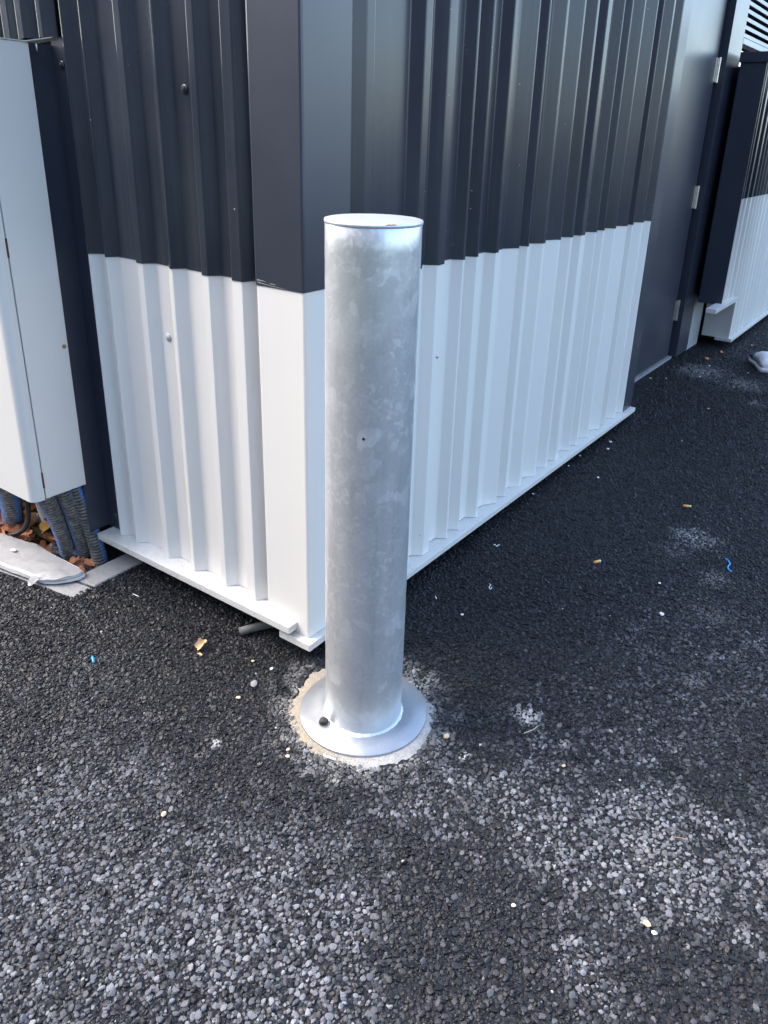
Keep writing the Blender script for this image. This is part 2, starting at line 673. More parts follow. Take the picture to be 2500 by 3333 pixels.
STAINS = [(0.578, 1.246, 0.075, 0.55), (0.55, 1.12, 0.06, 0.12), (0.52, 0.148, 0.032, 0.9), (0.462, -0.043, 0.014, 0.8), (0.405, -0.011, 0.012, 0.5), (0.74, 0.82, 0.06, 0.12),
          (0.78, 0.5, 0.03, 0.15), (0.80, 0.05, 0.03, 0.25), (0.03, -0.33, 0.013, 0.8), (0.62, 0.121, 0.014, 0.5), (0.35, -0.62, 0.02, 0.25), (0.86, -0.02, 0.05, 0.2),
          (0.70, 1.02, 0.05, 0.25), (0.30, 3.2, 0.12, 0.35), (0.05, 3.3, 0.15, 0.4), (0.42, 2.9, 0.05, 0.3), (-0.31, -0.63, 0.03, 0.25), (0.1, -0.75, 0.02, 0.35)]


def chippings():
    def layer(x0, x1, y0, y1, step, jit=0.48):
        nx = int((x1 - x0) / step)
        ny = int((y1 - y0) / step)
        X, Y = np.meshgrid(np.arange(nx), np.arange(ny))
        X = X + 0.5 * (Y % 2)
        x = x0 + (X.ravel() + rng.uniform(-jit, jit, X.size)) * step
        y = y0 + (Y.ravel() + rng.uniform(-jit, jit, X.size)) * step
        return x, y, np.full(x.shape, step)
    parts = [layer(-2.4, 1.9, -1.7, 0.9, 0.0064), layer(-2.4, 1.9, -1.7, 0.9, 0.0115),
             layer(-0.2, 2.2, 0.9, 2.2, 0.0085), layer(-0.3, 2.8, 2.2, 7.0, 0.0125)]
    x = np.concatenate([p[0] for p in parts])
    y = np.concatenate([p[1] for p in parts])
    st = np.concatenate([p[2] for p in parts])
    # keep what the lens can see (with a margin)
    Mt = np.array(cam.rotation_euler.to_matrix()).T
    P = np.stack([x, y, np.zeros_like(x)]) - np.array(cam.location)[:, None]
    q = Mt @ P
    d = -q[2]
    u = 1272 + FPX * q[0] / d
    v = 1450 - FPX * q[1] / d
    keep = (d > 0.05) & (u > -1500) & (u < 4300) & (v > 600) & (v < 4600)
    keep &= ~((x < -0.03) & (y > 0.25) & (y < 2.24)) & ~((x < -0.17) & (y > 0.25))
    keep &= ~((x < -0.69) & in_poly(x, y, [(-0.686, 0.6), (-0.682, -0.195), (-0.842, -0.227), (-2.6, -0.525), (-2.6, 0.6)]))
    keep &= ~in_poly(x, y, [(-0.60, 0.6), (-0.684, 0.6), (-0.680, -0.192), (-0.66, -0.19)]) | (x > -0.678)
    dx = x - BX
    dy = y - BY
    rr = np.hypot(dx, dy)
    ang = np.arctan2(dy, dx)
    ring = 0.155 + 0.014 * np.sin(ang * 2 + 2.2) + 0.007 * np.cos(ang - 3.6) + 0.02 * (fnoise(ang * 1.9 + 9, rr * 0, 1.0, 3) - 0.5)
    keep &= rr > ring
    x, y, st, rr = x[keep], y[keep], st[keep], rr[keep]
    n = len(x)
    size = st * rng.uniform(0.60, 1.12, n)
    big = rng.random(n) < 0.05
    size[big] *= 1.35
    size = np.minimum(size, 0.0102)
    z = rng.uniform(-0.0016, 0.0020, n)
    z[size > 0.010] += 0.0006
    # worn patches show paler stone, fresh patches stay black
    worn = fbm(x, y, 3.2, 11) * 0.6 + fbm(x, y, 9.0, 23) * 0.4
    fore = np.clip((0.28 - y) / 0.75, 0, 1) * 0.9 + np.clip((x - 0.45) / 0.7, 0, 1) * 0.45 * np.clip((1.4 - y) / 1.2, 0, 1)  # paler foreground and away from the wall: mostly light painted into chip tone
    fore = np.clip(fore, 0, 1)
    w = np.clip((worn - 0.56 + 0.20 * fore) / 0.26, 0, 1)
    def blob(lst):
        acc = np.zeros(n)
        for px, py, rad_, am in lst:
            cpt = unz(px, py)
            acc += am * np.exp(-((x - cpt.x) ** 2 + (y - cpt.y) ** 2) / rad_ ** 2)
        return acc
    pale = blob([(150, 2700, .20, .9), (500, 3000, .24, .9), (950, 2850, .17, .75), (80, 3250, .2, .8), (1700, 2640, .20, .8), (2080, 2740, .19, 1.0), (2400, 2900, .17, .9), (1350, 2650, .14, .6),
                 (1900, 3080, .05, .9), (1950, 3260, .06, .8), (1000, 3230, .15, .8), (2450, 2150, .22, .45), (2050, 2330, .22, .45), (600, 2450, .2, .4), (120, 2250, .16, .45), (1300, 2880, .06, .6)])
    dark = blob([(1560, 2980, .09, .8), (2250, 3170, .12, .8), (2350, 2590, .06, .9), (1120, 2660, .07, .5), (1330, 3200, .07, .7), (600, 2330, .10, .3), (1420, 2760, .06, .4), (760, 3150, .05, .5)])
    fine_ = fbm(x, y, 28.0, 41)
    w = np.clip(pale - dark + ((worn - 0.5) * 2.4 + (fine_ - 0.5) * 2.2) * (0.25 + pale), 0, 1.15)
    mid = np.clip((x - 0.10) / 0.5, 0, 1) * np.clip((2.8 - y) / 1.6, 0, 1)  # shade beside the cabin wall painted in: chip tone lightens with distance
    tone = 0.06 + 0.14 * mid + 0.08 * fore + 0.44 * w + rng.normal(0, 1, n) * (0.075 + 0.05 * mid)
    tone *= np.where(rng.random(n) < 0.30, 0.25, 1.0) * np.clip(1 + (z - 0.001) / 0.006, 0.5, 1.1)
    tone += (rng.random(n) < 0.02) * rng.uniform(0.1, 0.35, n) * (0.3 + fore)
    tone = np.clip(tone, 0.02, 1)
    dust = np.zeros(n)
    for sx, sy, sr, sa in STAINS:
        e = np.hypot((x - sx), (y - sy)) / sr
        e = e + (fnoise(x, y, 90, 7) - 0.5) * 0.9
        dust = np.maximum(dust, sa * np.clip(1.25 - e, 0, 1) * (rng.random(n) < 0.85))
    e = (rr - 0.155) / 0.075 + (fnoise(x, y, 60, 8) - 0.5) * 1.2
    dust = np.maximum(dust, 0.55 * np.clip(1.0 - e, 0, 1) ** 1.5 * (0.35 + 0.65 * rng.random(n)))
    dust += (rng.random(n) < 0.0012) * (size < 0.006) * 0.8
    dust = np.clip(dust, 0, 1)
    me = bpy.data.meshes.new('asphalt_chippings')
    me.vertices.add(n)
    co = np.stack([x, y, z], 1).astype(np.float32)
    me.vertices.foreach_set('co', co.ravel())
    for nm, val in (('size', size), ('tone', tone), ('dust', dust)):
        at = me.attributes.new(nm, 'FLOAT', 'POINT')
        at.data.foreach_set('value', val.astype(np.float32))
    at = me.attributes.new('rot', 'FLOAT_VECTOR', 'POINT')
    rot = np.stack([rng.normal(0, 0.38, n), rng.normal(0, 0.38, n), rng.uniform(0, 6.28, n)], 1).astype(np.float32)
    at.data.foreach_set('vector', rot.ravel())
    o = link('asphalt_chippings', me, kind='stuff', label='coarse black and grey stone chippings of the fresh asphalt surface', cat='asphalt chippings')
    coll = bpy.data.collections.new('chipping_shapes')
    for k in range(9):
        r = bpy.data.objects.new('chipping_shape', rock_mesh(100 + k))
        coll.objects.link(r)
    ng = bpy.data.node_groups.new('scatter_chippings', 'GeometryNodeTree')
    ng.interface.new_socket('Geometry', in_out='INPUT', socket_type='NodeSocketGeometry')
    ng.interface.new_socket('Geometry', in_out='OUTPUT', socket_type='NodeSocketGeometry')
    N = ng.nodes
    L = ng.links
    gi = N.new('NodeGroupInput')
    go = N.new('NodeGroupOutput')
    m2p = N.new('GeometryNodeMeshToPoints')
    iop = N.new('GeometryNodeInstanceOnPoints')
    ci = N.new('GeometryNodeCollectionInfo')
    ci.inputs['Collection'].default_value = coll
    ci.inputs['Separate Children'].default_value = True
    ci.inputs['Reset Children'].default_value = True

    def attr(nm, ty):
        a = N.new('GeometryNodeInputNamedAttribute')
        a.data_type = ty
        a.inputs['Name'].default_value = nm
        return a.outputs['Attribute']
    L.new(gi.outputs[0], m2p.inputs['Mesh'])
    L.new(m2p.outputs[0], iop.inputs['Points'])
    L.new(ci.outputs[0], iop.inputs['Instance'])
    iop.inputs['Pick Instance'].default_value = True
    L.new(attr('rot', 'FLOAT_VECTOR'), iop.inputs['Rotation'])
    L.new(attr('size', 'FLOAT'), iop.inputs['Scale'])
    L.new(iop.outputs[0], go.inputs[0])
    md = o.modifiers.new('scatter', 'NODES')
    md.node_group = ng
    print('chippings', n)


chippings()


# ------------------------------------------------------------------ folded sheets
def fillet(poly, r=0.0022, seg=2):
    out = [poly[0]]
    for i in range(1, len(poly) - 1):
        p = Vector(poly[i])
        a = (Vector(poly[i - 1]) - p)
        b = (Vector(poly[i + 1]) - p)
        ra = min(r, a.length * 0.4)
        rb = min(r, b.length * 0.4)
        a.normalize()
        b.normalize()
        p0 = p + a * ra
        p1 = p + b * rb
        for k in range(seg + 1):
            t = k / seg
            q = p0 * (1 - t) ** 2 + p * 2 * t * (1 - t) + p1 * t ** 2
            out.append(tuple(q))
    out.append(poly[-1])
    return out


def sheet(name, poly, z0, z1, mat, parent, off=0.0, t=0.0011, rows=1, wob=0.0):
    """vertical sheet from a plan polyline (already world x, y)"""
    pts = [Vector((x, y)) for x, y in fillet(poly)]
    if off:
        res = []
        for i, p in enumerate(pts):
            d = (pts[min(i + 1, len(pts) - 1)] - pts[max(i - 1, 0)]).normalized()
            res.append(p + Vector((d.y, -d.x)) * off)
        pts = res
    vs = []
    zs = [z0 + (z1 - z0) * k / rows for k in range(rows + 1)]
    for k, z in enumerate(zs):
        for i, p in enumerate(pts):
            zz = z + (R.uniform(-wob, wob) if (k == 0 and wob) else 0)
            vs.append((p.x, p.y, zz))
    n = len(pts)
    fs = [(k * n + i, k * n + i + 1, (k + 1) * n + i + 1, (k + 1) * n + i) for k in range(rows) for i in range(n - 1)]
    me = bpy.data.meshes.new(name)
    me.from_pydata(vs, [], fs)
    me.update()
    me.materials.append(mat)
    o = link(name, me, parent)
    solid(o, t, 0)
    return o


DEP = 0.028
RP = [(.155, .195, .222), (.385, .405, .43), (.478, .501, .533), (.611, .628, .636), (.68, .70, .706), (.788, .807, .822), (.895, .941, .948), (.985, 1.005, 1.012),
      (1.083, 1.112, 1.128), (1.185, 1.231, 1.243), (1.302, 1.326, 1.342), (1.394, 1.412, 1.443), (1.518, 1.541, 1.548), (1.592, 1.613, 1.62), (1.697, 1.724, 1.734),
      (1.81, 1.85, 1.858), (1.903, 1.917, 1.922), (2.0, 2.026, 2.042), (2.108, 2.130, 2.134)]


def right_profile():
    pts = [(-DEP, 0.10)]
    for a, b, c in RP:
        pts += [(-DEP, a), (0.0, b), (0.0, c)]
        nxt = [q[0] for q in RP if q[0] > a]
        lim = nxt[0] if nxt else c + 0.03
        d = min(c + 0.018, lim - 0.004)
        if nxt:
            pts.append((-DEP, d))
    return pts


RPROF = right_profile()
LPROF = [(-.80, .024), (-.743, .024), (-.727, 0), (-.721, 0), (-.699, .024), (-.675, .024), (-.655, 0), (-.649, 0), (-.629, .024), (-.553, .024), (-.533, 0), (-.511, 0),
         (-.489, .024), (-.449, .024), (-.411, 0), (-.404, 0), (-.381, .024), (-.325, .024), (-.303, 0), (-.283, 0), (-.263, .024), (-.228, .024), (-.208, 0), (-.178, 0),
         (-.158, .024), (-.11, .024)]


def split_prof(pts, axis, cuts):
    res = []
    cur = [pts[0]]
    ci = 0
    for p in pts[1:]:
        cur.append(p)
        if ci < len(cuts) and abs(p[axis] - cuts[ci]) < 1e-6:
            res.append(cur)
            cur = [p]
            ci += 1
    res.append(cur)
    return res


cabin = empty('cabin', (0, 0, 0), 'anthracite clad cabin with a white lower band, its corner behind the bollard', 'cabin')
ZT = 0.8994
Z0 = 0.064
Z1 = 0.0964
TOPZ = 2.75
BACK = -5.5

# core of the building
b = MB()
b.box(BACK, -0.034, 0.032, 2.14, 0.05, TOPZ)
b.box(BACK, -0.243, 2.1405, 3.748, 0.05, TOPZ)
b.build('core_wall', M['void'], cabin)
b = MB()
b.box(BACK - 0.05, 0.045, -0.045, 3.75, TOPZ + 0.002, TOPZ + 0.09, bev=0.004)
b.build('roof', M['dark_flat'], cabin)

# left face sheets
for seg in split_prof(LPROF, 0, [-.449]):
    sheet('white_cladding_sheet', seg, Z1 + 0.0012, ZT + 0.012, M['white'], cabin, off=-0.0016, wob=0.0006)
    sheet('dark_cladding_sheet', seg, ZT, TOPZ, M['dark'], cabin, off=0.0, wob=0.0012)
for seg in split_prof(RPROF, 1, [.941, 1.85]):
    sheet('white_cladding_sheet', seg, Z0 + 0.0012, ZT + 0.012, M['white'], cabin, off=-0.0016, wob=0.0006)
    sheet('dark_cladding_sheet', seg, ZT, TOPZ, M['dark'], cabin, off=0.0, wob=0.0012)

# upper left cladding above the cabinet
UL = [(-2.6, .024)]
xx = -2.55
rq = random.Random(4)
while xx < -0.90:
    UL += [(xx, .024), (xx + .018, 0), (xx + .018 + rq.uniform(.008, .03), 0)]
    UL += [(UL[-1][0] + .02, .024)]
    xx = UL[-1][0] + rq.uniform(.03, .055)
UL = [p for p in UL if p[0] < -0.93] + [(-.925, .024), (-.905, 0), (-.880, 0), (-.862, .024), (-.838, .024), (-.818, 0), (-.800, 0), (-.782, .024), (-.764, .024), (-.749, .003)]
sheet('dark_cladding_sheet', UL, 1.387, TOPZ, M['dark'], cabin, off=0.0, wob=0.003)
# the wall behind the cabinet, below that sheet
b = MB()
b.box(-2.6, -0.806, -0.046, 0.03, 0.11, 1.372)
b.build('mounting_panel', M['dark_flat'], cabin)


# flat corner trims (L folded sheet)
def ltrim(name, x0, y1, z0, z1, mat, off, bot_cut=None):
    pts = [(x0, 0.012), (x0, 0.0), (0.0, 0.0), (0.0, y1), (-0.012, y1)]
    vs = fillet(pts, 0.003, 3)
    o = sheet(name, vs if False else pts, z0, z1, mat, cabin, off=off, t=0.0012, rows=1)
    return o


ltrim('dark_corner_trim', -0.131, 0.143, ZT, TOPZ, M['dark_flat'], 0.0036)
ltrim('white_corner_trim', -0.129, 0.141, Z0 + 0.0008, ZT + 0.012, M['white'], 0.0020)

# scratches at the bottom of the dark trim, exposing primer
b = MB()
for (u0, v0, u1, v1, w) in [(837.5, 909, 857, 915, .9), (853, 913, 864, 917, .8), (838, 918, 880, 930, .9), (880, 930, 930, 942, .5), (879, 923, 898, 927, 1.0), (838, 913, 852, 915, .6)]:
    def inv(u, v, Y=-0.0048):
        Mr = cam.rotation_euler.to_matrix()
        d = Mr @ Vector(((u - 1272.24) / FPX, -(v - 1450.07) / FPX, -1))
        return cam.location + d * ((Y - cam.location.y) / d.y)
    p = inv(u0, v0)
    q = inv(u1, v1)
    h = 0.0006 * w
    b.add([p + Vector((0, 0, h)), p - Vector((0, 0, h)), q - Vector((0, 0, h * .5)), q + Vector((0, 0, h * .5))], [(0, 1, 2, 3)])
b.build('scratch', plain('pale_scratch', (0.45, 0.5, 0.46), 0.7), cabin)

# sills
b = MB()
b.box(-0.0768, 0.0221, -0.0221, 0.03, Z0 - 0.019, Z0, bev=0.0018)
b.box(-0.03, 0.0221, 0.03, 2.2408, Z0 - 0.019, Z0, bev=0.0018)
b.build('sill', M['sill'], cabin)
b = MB()
b.box(-0.7875, -0.0339, -0.0334, 0.03, Z1 - 0.0195, Z1, bev=0.0018)
b.build('sill', M['sill'], cabin)

# left end flashing: fin facing the corner and a flange on the wall
b = MB()
b.box(-0.8055, -0.8035, -0.047, 0.0215, 0.1, 1.372)
b.box(-0.8035, -0.7435, 0.0195, 0.0215, Z1 + 0.001, 1.386)
b.build('end_flashing', M['dark_flat'], cabin)


# right end post, door reveal, door, frame
b = MB()
b.box(-0.19, 0.0005, 2.137, 2.2392, Z0 + 0.001, TOPZ, bev=0.0015)
b.build('door_post', M['dark_flat'], cabin)
door = MB().box(-0.238, -0.197, 2.2402, 3.440, 0.022, 2.2, bev=0.002).build('door', M['dark_flat'], cabin)
b = MB()
b.box(-0.243, -0.160, 3.478, 3.7, 0.012, TOPZ, bev=0.0015)
b.build('door_frame', M['dark_flat'], cabin)
MB().box(-0.24, -0.162, 3.7005, 3.752, 0.32, TOPZ, bev=0.0015).build('wall_panel', M['dark_flat'], cabin)
b = MB()
b.box(-0.24, -0.205, 2.24, 3.478, 2.203, TOPZ)
b.build('lintel', M['dark_flat'], cabin)
MB().box(-0.238, -0.183, 2.2405, 3.4775, -0.01, 0.014, bev=0.002).build('threshold', M['rubble'], cabin)
MB().box(-0.24, -0.166, 3.7005, 3.95, 0.004, 0.318, bev=0.002).build('plinth', concrete('grey_plinth', (0.30, 0.31, 0.32), (0.36, 0.37, 0.37), 20, (0.25, 0.25, 0.24), 0.0005), cabin)
for z0, z1 in [(1.497, 1.618), (0.862, 0.984), (0.232, 0.354)]:
    h = MB()
    zz = (z1 - z0) / 3
    for k in range(3):
        h.lathe([(0.0001, z0 + zz * k + .0008), (0.0085, z0 + zz * k + .0008), (0.0085, z0 + zz * (k + 1) - .0008), (0.0001, z0 + zz * (k + 1) - .0008)], 14,
                Matrix.Translation((-0.190, 3.458, 0)), smooth=False)
    h.box(-0.1975, -0.1955, 3.415, 3.455, z0 + 0.004, z1 - 0.004)
    hp = h.build('hinge', M['steel'], door)
    hp.matrix_parent_inverse = Matrix.Identity(4)


# hex washer screws
def screw(loc, axis, mat, wr=0.0095, hr=0.0048, h=0.006, wt=0.0022):
    d = Vector(axis).normalized()
    Mx = Matrix.Translation(loc) @ d.to_track_quat('Z', 'Y').to_matrix().to_4x4()
    s = MB()
    s.lathe([(0.0001, 0.0), (wr, 0.0), (wr, wt * .6), (wr * .8, wt), (0.0001, wt)], 20, Mx)
    s.lathe([(hr, wt), (hr, h - .0006), (hr * .85, h), (0.0001, h)], 6, Mx, smooth=False)
    return s.build('screw', mat, cabin)


M['boltdark'] = plain('dark_bolt', (0.10, 0.105, 0.11), 0.3, 0.7)
M['boltwhite'] = plain('pale_bolt', (0.60, 0.61, 0.61), 0.35, 0.3)
screw((-0.347, 0.0222, 1.2765), (0, -1, 0), M['boltdark'])
screw((-0.467, 0.0235, 0.725), (0, -1, 0), M['boltwhite'])
screw((-0.770, 0.019, 1.33), (0, -1, 0), M['boltdark'])
screw((-0.768, 0.019, 0.138), (0, -1, 0), M['boltdark'])
screw((0.0005, 0.524, 0.658), (1, 0, 0), M['boltwhite'], 0.005, 0.003, 0.004, 0.001)
screw((0.0015, 2.155, 0.10), (1, 0, 0), M['boltdark'], 0.006, 0.004)

# ------------------------------------------------------------------ cabinet on the left
cab = empty('electrical_cabinet', (-1.1, -0.12, 0.25), 'tall white steel cabinet with a rounded door edge above the conduits', 'cabinet')
XC = -0.7905


def to_local(o, par):
    o.matrix_parent_inverse = Matrix.Translation(par.location).inverted()


b = MB()
b.box(-1.62, XC, -0.168, -0.0465, 0.258, 1.372, bev=0.0015)
b.build('cabinet_body', M['cabinet'], cab)
# door with a rounded vertical edge
dz0, dz1 = 0.256, 1.366
pl = [(-1.60, -0.1715), (XC - 0.001, -0.1715)]
arc = []
for k in range(9):
    a = rad(0 - 90 * k / 8)
    arc.append((XC - 0.001 - 0.022 + 0.022 * math.cos(a), -0.184 + 0.022 * math.sin(a)))
prof = pl + arc + [(-1.60, -0.206)]
n = len(prof)
db = MB()
db.add([(x, y, dz0) for x, y in prof] + [(x, y, dz1) for x, y in prof], [(i, (i + 1) % n, n + (i + 1) % n, n + i) for i in range(n)] + [tuple(range(n)), tuple(range(2 * n - 1, n - 1, -1))])
dd = db.build('cabinet_door', M['cabinet'], cab)
# hinges show as dark slots in the seam
for zz0, zz1 in [(0.90, 0.945), (0.29, 0.335)]:
    h = MB().box(XC - 0.006, XC + 0.0006, -0.1722, -0.1675, zz0, zz1)
    h.build('hinge', plain('rusty_hinge', (0.10, 0.05, 0.03), 0.8, 0.3), cab)
# folded top lip that runs on over the dark recess
b = MB()
b.box(-1.62, XC + .002, -0.1695, -0.046, 1.3725, 1.3755)
b.add([(XC + .002, -0.060, 1.3740), (XC + .002, -0.02, 1.3740), (-0.742, 0.015, 1.387), (-0.745, -0.014, 1.385)], [(0, 1, 2, 3)])
b.add([(XC + .002, -0.060, 1.3720), (XC + .002, -0.02, 1.3720), (-0.742, 0.015, 1.385), (-0.745, -0.014, 1.383)], [(0, 3, 2, 1)])
b.add([(XC + .002, -0.060, 1.3720), (XC + .002, -0.060, 1.3740), (-0.745, -0.014, 1.385), (-0.745, -0.014, 1.383)], [(0, 1, 2, 3)])
b.build('top_lip', M['sill'], cab)
b = MB()
Mx = Matrix.Translation((XC, -0.058, 0.66)) @ Matrix.Rotation(rad(90), 4, 'Y')
b.lathe([(0.0001, 0), (0.0055, 0), (0.0055, 0.0018), (0.0035, 0.0025), (0.0001, 0.0025)], 16, Mx)
b.build('screw', M['rust'], cab)
b = MB()
Mx = Matrix.Translation((-0.776, -0.036, 1.3725)) @ Matrix.Rotation(rad(180), 4, 'X')
b.lathe([(0.0001, 0), (0.0025, 0), (0.0022, 0.012), (0.0002, 0.020)], 8, Mx)
b.build('screw', M['steel'], cab)


# ------------------------------------------------------------------ conduits
def conduit(p0, p1, r, label, stripe, ribs=44, bend=(0, 0, 0), name='corrugated_conduit', mat=None, ridge=0.36):
    root = empty(name, p1, label, 'conduit', 'conduits rising into the white cabinet')
    P0 = Vector(p0)
    P1 = Vector(p1)
    nn = ribs * 6
    pts = []
    for i in range(nn + 1):
        t = i / nn
        p = P0.lerp(P1, t) + Vector(bend) * math.sin(math.pi * t)
        pts.append(p)
    rf = lambda t: r * (1.0 if abs(((t * ribs) % 1.0) - 0.5) < 0.32 else 0.88)
    MB().tube(pts, r * 0.86, 16, True, True).build('ribbed_tube', M['black'] if mat is None else mat, root)
    rg = MB()
    for k in range(ribs):
        t0 = (k + 0.5) / ribs
        c0 = P0.lerp(P1, t0) + Vector(bend) * math.sin(math.pi * t0)
        dd = (P1 - P0).normalized() * ((P1 - P0).length / ribs * 0.30)
        rg.tube([c0 - dd, c0 - dd * .8, c0 + dd * .8, c0 + dd], r, 16, True, False, lambda q: r * (1.0 if 0.05 < q < 0.95 else 0.9))
    rg.build('ribs', mat or M['conduit'], root)
    if stripe is not None:
        ns = 24
        vs = []
        tdir = (P1 - P0).normalized()
        side = tdir.cross(Vector((0.13, 0.31, 0.94))).normalized()
        oth = tdir.cross(side).normalized()
        for a0 in stripe:
            vs = []
            fs = []
            for i, p in enumerate(pts):
                rr = rf(i / nn) + 0.0006
                for k in range(4):
                    a = rad(a0 - 19 + 38 * k / 3)
                    d = cam.location - p
                    d = (d - tdir * d.dot(tdir)).normalized()
                    e = tdir.cross(d)
                    if i == 0 and k == 0:
                        d_fixed, e_fixed = d, e
                    vs.append(p + (d_fixed * math.cos(a) + e_fixed * math.sin(a)) * rr)
            for i in range(nn):
                for k in range(3):
                    fs.append((i * 4 + k, i * 4 + k + 1, (i + 1) * 4 + k + 1, (i + 1) * 4 + k))
            MB().add(vs, fs, True).build('blue_stripe', M['blue'], root)
    return root


conduit((-0.845, -0.150, 0.268), (-0.955, -0.032, -0.05), 0.0235, 'black ribbed conduit with a blue edge stripe, left of the middle pair', [70], 30, (0.004, 0.006, 0))
conduit((-0.832, -0.100, 0.268), (-0.905, -0.005, -0.05), 0.0235, 'black ribbed conduit with a blue stripe on each side, between two others', [74, -58], 30, (0.004, 0.004, 0))
conduit((-0.832, -0.070, 0.268), (-0.822, -0.010, -0.05), 0.0225, 'black ribbed conduit with a broad blue stripe, nearest the wall and the sill', [-42], 30, (0.0, 0.01, 0))
conduit((-1.035, -0.150, 0.262), (-1.215, -0.062, -0.03), 0.031, 'thick black ribbed conduit with a blue stripe at the left picture edge', [-35, 62], 26, (0.0, 0.006, 0))
conduit((-0.875, -0.150, 0.262), (-1.12, 0.01, -0.02), 0.013, 'short pale grey ribbed conduit under the cabinet corner', None, 40, (0.0, 0.0, -0.02), mat=M['paleplastic'], ridge=0.22)
pts = []
for t in np.linspace(0, 1, 24):
    p = Vector((-1.07, -0.09, 0.26)) * (1 - t) ** 3 + 3 * Vector((-1.02, -0.09, 0.12)) * t * (1 - t) ** 2 + 3 * Vector((-1.02, -0.10, 0.04)) * t * t * (1 - t) + Vector((-1.135, -0.118, 0.008)) * t ** 3
    pts.append(p)
o = MB().tube(pts, 0.0075, 10).build('cable', M['black'], label='thin black cable curving down to the edge of the white panels', cat='cable')


# ------------------------------------------------------------------ leaves, rubble
def leaf_mesh(seed, kind=0):
    rr = random.Random(seed)
    b = MB()
    # lobed outline
    nl = 26
    out = []
    for k in range(nl):
        a = 2 * math.pi * k / nl
        r = 0.5 * (0.62 + 0.38 * abs(math.sin(2.5 * a + 0.4)) ** 0.7) * rr.uniform(0.88, 1.08)
        out.append((r * math.cos(a), r * math.sin(a)))
    vs = [Vector((0, 0, 0))]
    curl = rr.uniform(0.5, 2.4)
    fold = rr.uniform(0, 3.14)
    tw = rr.uniform(-1, 1)
    rings = 3
    for j in range(1, rings + 1):
        for (x, y) in out:
            vs.append(Vector((x * j / rings, y * j / rings, 0)))
    for v in vs:
        c, s = math.cos(fold), math.sin(fold)
        u = v.x * c + v.y * s
        w = -v.x * s + v.y * c
        ang = u * curl * 2
        if curl > 0.05:
            uu = math.sin(ang) / (curl * 2)
            zz = (1 - math.cos(ang)) / (curl * 2)
        else:
            uu, zz = u, 0
        zz += 0.12 * w * tw + 0.05 * noise.noise(Vector((u * 5, w * 5, seed)))
        v.x, v.y, v.z = uu * c - w * s, uu * s + w * c, zz
    fs = [(0, 1 + k, 1 + (k + 1) % nl) for k in range(nl)]
    for j in range(rings - 1):
        for k in range(nl):
            a0 = 1 + j * nl
            fs.append((a0 + k, a0 + nl + k, a0 + nl + (k + 1) % nl, a0 + (k + 1) % nl))
    b.add(vs, fs, True)
    return b.mesh('leaf')


LM = [leaf_mesh(s) for s in range(14)]


def leaf(i, loc, size, rot, mat, label, group=None, cat='leaf'):
    key = mat.name + str(i % 14)
    if key not in leaf.cache:
        me = LM[i % 14].copy()
        me.materials.append(mat)
        leaf.cache[key] = me
    o = link('fallen_leaf', leaf.cache[key], None, None, label, cat, group)
    o.location = loc
    o.scale = (size,) * 3
    o.rotation_euler = rot
    return o


leaf.cache = {}
rl = random.Random(21)
LG = 'dead leaves heaped in the pit under the cabinet'
for k in range(210):
    t = rl.random()
    x = rl.uniform(-1.40, -0.97)
    y = rl.uniform(-0.105, 0.07) - 0.18 * max(0, -1.05 - x)
    z = rl.uniform(-0.04, 0.035)
    leaf(k, (x, y, z), rl.uniform(0.035, 0.065), (rl.uniform(-.9, .9), rl.uniform(-.9, .9), rl.uniform(0, 6.28)), M['leafT'] if rl.random() < .25 else M['leaf'],
         'curled brown dead leaf in the heap under the white cabinet', LG)
for k in range(12):
    x = rl.uniform(-0.885, -0.80)
    y = rl.uniform(-0.095, -0.045)
    leaf(k + 3, (x, y, rl.uniform(-0.04, -0.012)), rl.uniform(0.035, 0.06), (rl.uniform(-1, 1), rl.uniform(-1, 1), rl.uniform(0, 6.28)), M['leaf'],
         'small brown dead leaf by the foot of the conduit nearest the sill', 'dead leaves at the foot of the nearest conduit')





leaf(2, unz(160, 1706, 0.065), 0.075, (0.75, -0.45, 0.6), M['leafY'], 'large ochre yellow leaf leaning beside the conduits', None)
leaf(5, unz(128, 1732, 0.02), 0.06, (0.5, 0.3, 2.0), M['leafT'], 'tan curled leaf below the ochre yellow leaf', None)
leaf(7, unz(158, 1664, 0.12), 0.06, (1.25, -0.2, 0.9), M['leafR'], 'bright red leaf standing between the pale conduit and the black one', None)
leaf(9, unz(290, 1778, -0.01), 0.045, (1.4, 0.1, 0.3), M['leafR'], 'narrow red leaf squeezed between two conduit feet', None)
leaf(11, unz(220, 1801, -0.012), 0.03, (0.3, 0.2, 1.0), M['leafT'], 'small tan leaf on the grey rubble', None)


def lump(name, loc, size, seed, mat, label, cat, group=None, sub=3, amp=0.35, flat=0.7):
    bm = bmesh.new()
    bmesh.ops.create_icosphere(bm, subdivisions=sub, radius=0.5)
    for v in bm.verts:
        d = 1 + amp * noise.noise(v.co * 2.2 + Vector((seed * 3.1, 0, 0))) + amp * 0.5 * noise.noise(v.co * 6 + Vector((seed, 5, 0)))
        v.co *= d
        v.co.z *= flat
    me = bpy.data.meshes.new(name)
    bm.to_mesh(me)
    bm.free()
    me.materials.append(mat)
    o = link(name, me, None, None, label, cat, group)
    o.location = loc
    o.scale = size if isinstance(size, tuple) else (size,) * 3
    o.rotation_euler = (0, 0, seed * 1.7)
    return o


